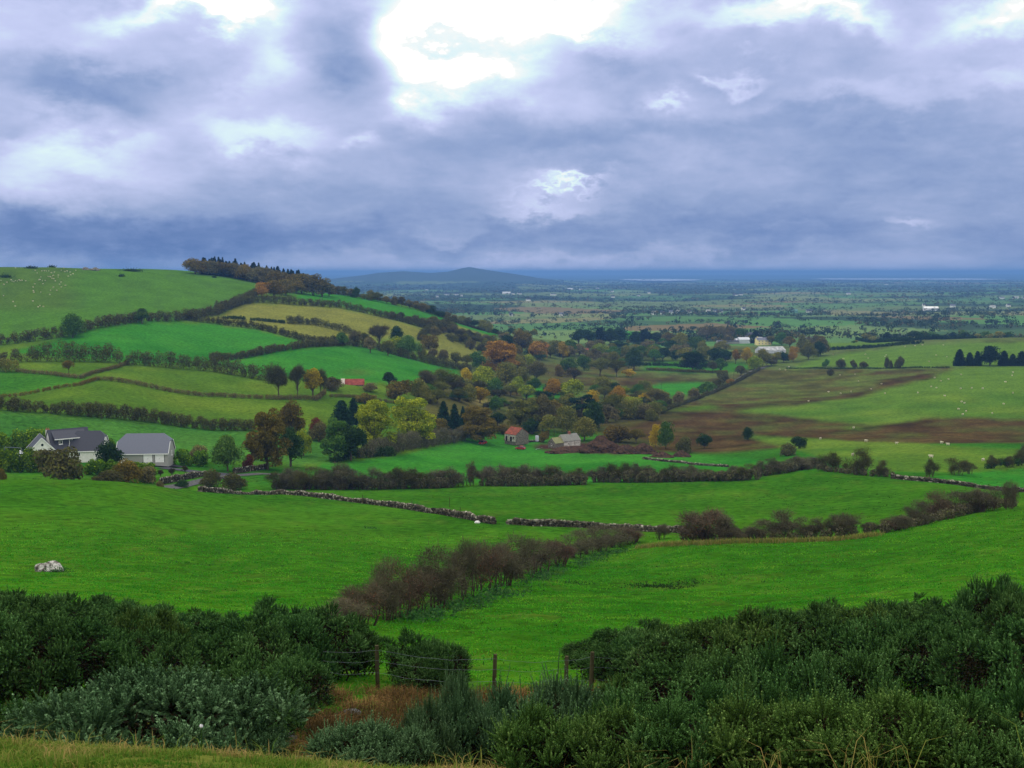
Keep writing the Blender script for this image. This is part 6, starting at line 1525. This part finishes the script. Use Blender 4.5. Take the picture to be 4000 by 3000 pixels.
def lake(name, pts, dmn, dmx):
    b_ = []
    for x_, d in pts:
        dx, dy, dz = vdir(x_, 607); a = math.atan2(dx, dy); b_.append((d * math.sin(a), d * math.cos(a)))
    zz = max(gz(math.atan2(x_, y_), math.hypot(x_, y_)) for x_, y_ in b_)
    bm = bmesh.new(); bm.faces.new([bm.verts.new((x_, y_, zz + 7)) for x_, y_ in b_]); bmesh.ops.triangulate(bm, faces=bm.faces)
    me = bpy.data.meshes.new(name); bm.to_mesh(me); bm.free()
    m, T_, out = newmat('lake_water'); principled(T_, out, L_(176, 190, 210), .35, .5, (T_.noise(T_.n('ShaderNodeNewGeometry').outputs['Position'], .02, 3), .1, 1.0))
    o = mobj(name, me, m); o['kind'] = 'structure'
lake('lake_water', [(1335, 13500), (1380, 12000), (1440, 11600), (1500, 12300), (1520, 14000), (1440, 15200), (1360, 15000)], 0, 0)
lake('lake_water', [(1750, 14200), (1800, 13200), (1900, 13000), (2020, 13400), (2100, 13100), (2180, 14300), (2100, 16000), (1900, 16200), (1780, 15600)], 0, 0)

# ------------------------------------------------------------------ cars
RED = surf('red_car_paint', L_(150, 18, 24), L_(168, 24, 30), 1, .3, .5, 0)
TYRE = surf('tyre_rubber', L_(22, 22, 22), L_(34, 34, 34), 5, .9, .1, 0)
RIM = surf('wheel_rim', L_(150, 150, 150), L_(180, 180, 180), 3, .4, .4, 0, metal=.6)
LAMPM = surf('lamp_lens', L_(220, 220, 214), L_(236, 236, 230), 3, .2, .5, 0); TAIL = surf('tail_lens', L_(120, 10, 10), L_(150, 16, 14), 3, .25, .5, 0)
def car(p, rz, label):
    t_ = thing('parked_car', label, 'car', p, rz)
    body = [(-1.9, .32), (1.85, .32), (1.92, .55), (1.85, .78), (.95, .92), (-1.62, .98), (-1.9, .85), (-1.95, .55)]
    cab = [(.95, .92), (.25, 1.40), (-1.15, 1.42), (-1.68, .98)]
    def ext(prof, w0, w1, zsplit=None, top=1.42, low=.92):
        bm = bmesh.new()
        ws = [w0 if zsplit is None else w0 + (w1 - w0) * max(0, min(1, (z - low) / (top - low))) for x_, z in prof]
        A = [bm.verts.new((x_, -w_, z)) for (x_, z), w_ in zip(prof, ws)]; B = [bm.verts.new((x_, w_, z)) for (x_, z), w_ in zip(prof, ws)]
        bm.faces.new(A[::-1]); bm.faces.new(B); n = len(prof)
        for i in range(n): bm.faces.new([A[i], A[(i+1) % n], B[(i+1) % n], B[i]])
        return bm
    bm = ext(body, .82, .82); bmesh.ops.bevel(bm, geom=bm.edges[:], offset=.06, segments=2, affect='EDGES'); bmobj('body', bm, RED, t_)
    bmobj('windows', ext(cab, .76, .60, True), GLASS, t_)
    bm = bmesh.new(); box(bm, -1.12, .22, -.61, .61, 1.405, 1.46); bmesh.ops.bevel(bm, geom=bm.edges[:], offset=.02, segments=1, affect='EDGES'); bmobj('roof', bm, RED, t_)
    bm = bmesh.new()
    for s_ in (-1, 1):
        for a, c in (((.95, .93), (.25, 1.42)), ((-1.15, 1.43), (-1.68, 1.0)), ((-.4, .95), (-.42, 1.42))):
            bar(bm, (a[0], s_ * .765, a[1]), (c[0], s_ * .61, c[1]), .07, .06)
    bmobj('pillars', bm, RED, t_)
    for x_ in (1.2, -1.2):
        for s_ in (-1, 1):
            bm = bmesh.new(); bmesh.ops.create_cone(bm, cap_ends=True, segments=18, radius1=.3, radius2=.3, depth=.2, matrix=Matrix.Rotation(PI/2, 4, 'X')); wh = bmobj('wheel', bm, TYRE, t_, (x_, s_ * .76, .3))
            bm = bmesh.new(); bmesh.ops.create_cone(bm, cap_ends=True, segments=14, radius1=.18, radius2=.16, depth=.03, matrix=Matrix.Rotation(PI/2, 4, 'X')); bmobj('rim', bm, RIM, wh, (0, s_ * .11, 0))
    for s_ in (-1, 1):
        bm = bmesh.new(); box(bm, 1.86, 1.935, s_ * .62 - .16, s_ * .62 + .16, .6, .76); bmobj('headlight', bm, LAMPM, t_)
        bm = bmesh.new(); box(bm, -1.965, -1.88, s_ * .66 - .12, s_ * .66 + .12, .62, .9); bmobj('tail_light', bm, TAIL, t_)
    bm = bmesh.new(); box(bm, -1.98, -1.9, -.26, .26, .46, .58); bmobj('number_plate', bm, LAMPM, t_)
    bm = bmesh.new(); box(bm, -1.97, -1.9, -.8, .8, .33, .43); box(bm, 1.9, 1.97, -.8, .8, .33, .43); bmobj('bumper', bm, TYRE, t_)
    t_.scale = (1.12, 1.1, 1.15)
    return t_
car(hit(1043, 960, 400, 520), R(-120), 'red car parked under the rust-brown tree left of the barn')
car(hit(1124, 971.5, 400, 500), R(150), 'red hatchback parked on open grass in front of the barn')

# ------------------------------------------------------------------ sheep
def sheep_mesh():
    me = bpy.data.meshes.new('sheep_rig'); vs = [(-.45, 0, .62), (-.15, 0, .66), (.2, 0, .66), (.42, 0, .66), (.6, 0, .78), (.82, 0, .72)]
    ed = [(i, i+1) for i in range(5)]; rad = [.22, .29, .29, .23, .12, .085]
    for x_, s_, a in ((-.38, -1, 0), (-.38, 1, 0), (.32, -1, 2), (.32, 1, 2)):
        i = len(vs); vs += [(x_, s_ * .17, .36), (x_ + .02, s_ * .17, .02)]; ed += [(a, i), (i, i+1)]; rad += [.075, .05]
    for s_ in (-1, 1):
        i = len(vs); vs.append((.68, s_ * .15, .84)); ed.append((4, i)); rad.append(.035)
    me.from_pydata(vs, ed, []); o = bpy.data.objects.new('rig', me); link(o)
    m = o.modifiers.new('s', 'SKIN'); o.modifiers.new('u', 'SUBSURF').levels = 1
    for v, r in zip(me.skin_vertices[0].data, rad): v.radius = (r, r)
    me.skin_vertices[0].data[1].use_root = True
    dg = bpy.context.evaluated_depsgraph_get(); out = bpy.data.meshes.new_from_object(o.evaluated_get(dg)); out.name = 'sheep'
    bpy.data.objects.remove(o); return out
SM = sheep_mesh(); FLEECE = surf('fleece', L_(180, 172, 150), L_(208, 200, 180), 6, .95, .05, .4, .03); SM.materials.clear(); SM.materials.append(FLEECE)
hillS = [(8, 325), (60, 343), (97, 322), (105, 333), (120, 337), (133, 328), (150, 332), (165, 322), (175, 328), (190, 326), (222, 330), (33, 362), (30, 458), (113, 511), (133, 549), (285, 505), (288, 415), (292, 430), (287, 385), (302, 357), (352, 428), (371, 355), (391, 328), (366, 328), (345, 320), (338, 322), (352, 297), (415, 292), (432, 294), (455, 287), (462, 283), (440, 297), (450, 310), (464, 312), (478, 332), (470, 255), (505, 280), (503, 298), (527, 342), (515, 360), (530, 383), (565, 370), (490, 413), (461, 386), (437, 413), (430, 448), (330, 556), (345, 545), (375, 553), (322, 263), (360, 245), (385, 243), (400, 245), (420, 245), (445, 260), (553, 218), (560, 250), (580, 245), (605, 255), (612, 278), (632, 270), (590, 290), (485, 213), (530, 238), (655, 240), (305, 240), (135, 218)]
pastS = [(350, 1370), (523, 1290), (628, 1303), (718, 1288), (890, 1266), (980, 1221), (1010, 1304), (1295, 1297), (1410, 1245), (1455, 1255), (1527, 1325), (1697, 1388), (1672, 1376), (1645, 1440), (1713, 1460), (1683, 1487), (1938, 1476), (2036, 1395), (2116, 1300), (1855, 1262), (1760, 1257), (1665, 1262), (1560, 1180), (1493, 1195), (1440, 1168), (2052, 1205), (2108, 1150), (2116, 1122), (1668, 1140), (782, 1197), (753, 1140), (622, 1143), (180, 1073), (100, 1096), (150, 1101), (740, 1602)]
farS = [(562, 967), (840, 965), (865, 998), (653, 1003), (1020, 970), (1010, 983), (1453, 972), (1392, 1027), (1545, 987), (1185, 897), (1270, 890), (1335, 883), (1515, 884)]
nearS = [(453, 481), (847, 502), (1110, 521), (1500, 517), (1555, 531), (732, 624), (1410, 640), (1857, 667)]
def flock(lst, ox, oy, label, group, d0, d1, sc_=1.0):
    for x_, y_ in lst:
        p = hit(x_ / 4 + ox, y_ / 4 + oy, d0, d1)
        o = mobj('sheep', SM); o.location = p; o.rotation_euler = (0, 0, rnd.uniform(0, 2 * PI)); s_ = rnd.uniform(1.0, 1.25) * sc_; o.scale = (s_, s_, s_)
        tag(o, label, 'sheep', group, True)
flock(hillS, 0, 525.4, 'white sheep grazing in the scattered flock on the left hill', 'flock on the left hill', 700, 1110, .85)
flock(pastS, 1659, 525.4, 'white sheep grazing on the wide pasture beside the brown bog', 'flock on the wide right pasture', 450, 1250, .9)
flock(farS, 1659, 525.4, 'white sheep on the upper pasture near the dark conifer row', 'flock on the upper right pasture', 600, 1300, .95)
flock(nearS, 1659, 829.5, 'white sheep in the small pasture between bog and thorn hedge', 'flock in the small pasture', 290, 620, .95)

# ------------------------------------------------------------------ trees of the plain
def blob_tree(buf, g, p, h, w_, n, tint):
    el = 1.0 if g.random() < .35 else g.uniform(1.6, 4.5)
    if el > 1: h = h * .7
    L = [(np.array([g.normal() * w_ * .22 * el * 1.6, g.normal() * w_ * .2, h * g.uniform(.45, .75)]), w_ * g.uniform(.26, .4)) for _ in range(int((3 if n > 20 else 2) * (1 + .5 * (el > 1)) + .5))]
    for c, r in L:
        m = n // len(L); d = rdirs(g, m)
        PP = np.array(p) + c + d * r * np.array([1, 1, min(1.3, h * .35 / r)]) * g.uniform(.7, 1.1, (m, 1))
        cards(buf, g, PP, unit(d + np.array([0, 0, .3]) + .4 * g.normal(size=(m, 3))), r * .62 if n < 20 else r * .4, .7, np.clip(tint + g.normal(size=m) * .12, 0, 1))
g = np.random.default_rng(123)
FARL = leafmat('far_leaves', L_(34, 50, 32), L_(58, 72, 42), L_(104, 88, 48), .2, .1)
cand = []
def near_edge(x, y, tol):
    r = kd.find_n((x + 0, y + 0, 0), 2)
    return (r[1][2] - r[0][2]) < tol, r[0][1]
tries = 0
while len(cand) < 11000 and tries < 120000:
    tries += 1
    a = g.uniform(-.50, .50); inv = g.uniform(1 / 13.5, 1 / 1.28); d = 1000 / inv
    if g.random() < .45: d = g.uniform(2400, 9500)
    if d < 1280: continue
    x_, y_ = d * math.sin(a), d * math.cos(a)
    wv_ = 30 * float(fbm(np.array([x_ / 160]), np.array([y_ / 160]), 61, 2)[0]), 30 * float(fbm(np.array([x_ / 160]), np.array([y_ / 160]), 62, 2)[0])
    e_, k_ = near_edge(x_ + wv_[0], y_ + wv_[1], 16 + d * .006)
    wood = pcol[k_] in (PATCH[7], PATCH[11])
    if not (e_ and g.random() < .8) and not (wood and g.random() < .75) and g.random() > .05: continue
    if a < -.02 and d < 1700: continue
    if d < 2300 and g.random() < .5: continue
    cand.append((d, a, x_, y_))
cand.sort()
bufs = [Buf(), Buf()]
PROT = []
for k in range(5):
    bb_ = Buf(); gg = np.random.default_rng(500 + k)
    L = lobes(gg, 9, 9, .6, 12, -.3, (.2, .3)); leafy(bb_, gg, L, 520, .55, 4.5); PROT.append(bb_.mesh('crown'))
n_ind = 0
for d, a, x_, y_ in cand:
    z_ = gz(a, d)
    if d > 6500 and z_ > -70: continue
    h = g.uniform(4, 12) * (1 if d < 3500 else 1.1); w_ = h * g.uniform(.8, 1.5)
    if n_ind < 100:
        m_ = rnd.choice(['dark', 'dark', 'green', 'olive', 'olive', 'brown', 'spruce'])
        o = mobj('hedgerow_tree', PROT[n_ind % 5], KIND[m_], None, True); o.location = (x_, y_, z_ - .3); o.scale = (w_ / 9, w_ / 9, h / 9); o.rotation_euler = (0, 0, g.uniform(0, 6.28))
        tag(o, 'small %s tree in the hedgerows of the far plain' % CW[m_], 'tree', 'hedgerow trees of the far plain', True); n_ind += 1
    else:
        blob_tree(bufs[0 if d < 4500 else 1], g, (x_, y_, z_), h, w_, 42 if d < 2600 else (24 if d < 4500 else 12), float(np.clip(.4 + g.normal() * .25, 0, 1)))
# wooded horizon country further out
for _ in range(5200):
    a = g.uniform(-.5, .5); d = g.uniform(6000, 16000); x_, y_ = d * math.sin(a), d * math.cos(a)
    if float(fbm(np.array([x_ / 700]), np.array([y_ / 700]), 71, 3)[0]) < -.02: continue
    if gz(a, d) > -70: continue
    blob_tree(bufs[1], g, (x_, y_, gz(a, d)), g.uniform(7, 13), g.uniform(14, 34), 10, float(np.clip(.35 + g.normal() * .2, 0, 1)))
for bf, nm in zip(bufs, ('far_woodland', 'distant_woodland')):
    o = mobj(nm, bf.mesh(nm), FARL); o['kind'] = 'stuff'

# ------------------------------------------------------------------ labels: number alike neighbours by their order
ORD = ['first', 'second', 'third', 'fourth', 'fifth', 'sixth', 'seventh', 'eighth', 'ninth', 'tenth', 'eleventh', 'twelfth', 'thirteenth', 'fourteenth', 'fifteenth', 'sixteenth', 'seventeenth', 'eighteenth', 'nineteenth', 'twentieth']
from collections import defaultdict
grp = defaultdict(list)
for o, lb, sh in REG:
    if not sh: grp[lb].append(o)
    if len(lb.split()) > 12: print('LONG', lb)
for lb, os_ in grp.items():
    if len(os_) > 1:
        os_.sort(key=lambda o: math.atan2(o.location.x, o.location.y))
        for i, o in enumerate(os_):
            o['label'] = f"{lb}, {ORD[i] if i < 20 else str(i + 1) + 'th'} from the left"
            if 'group' not in o: o['group'] = lb
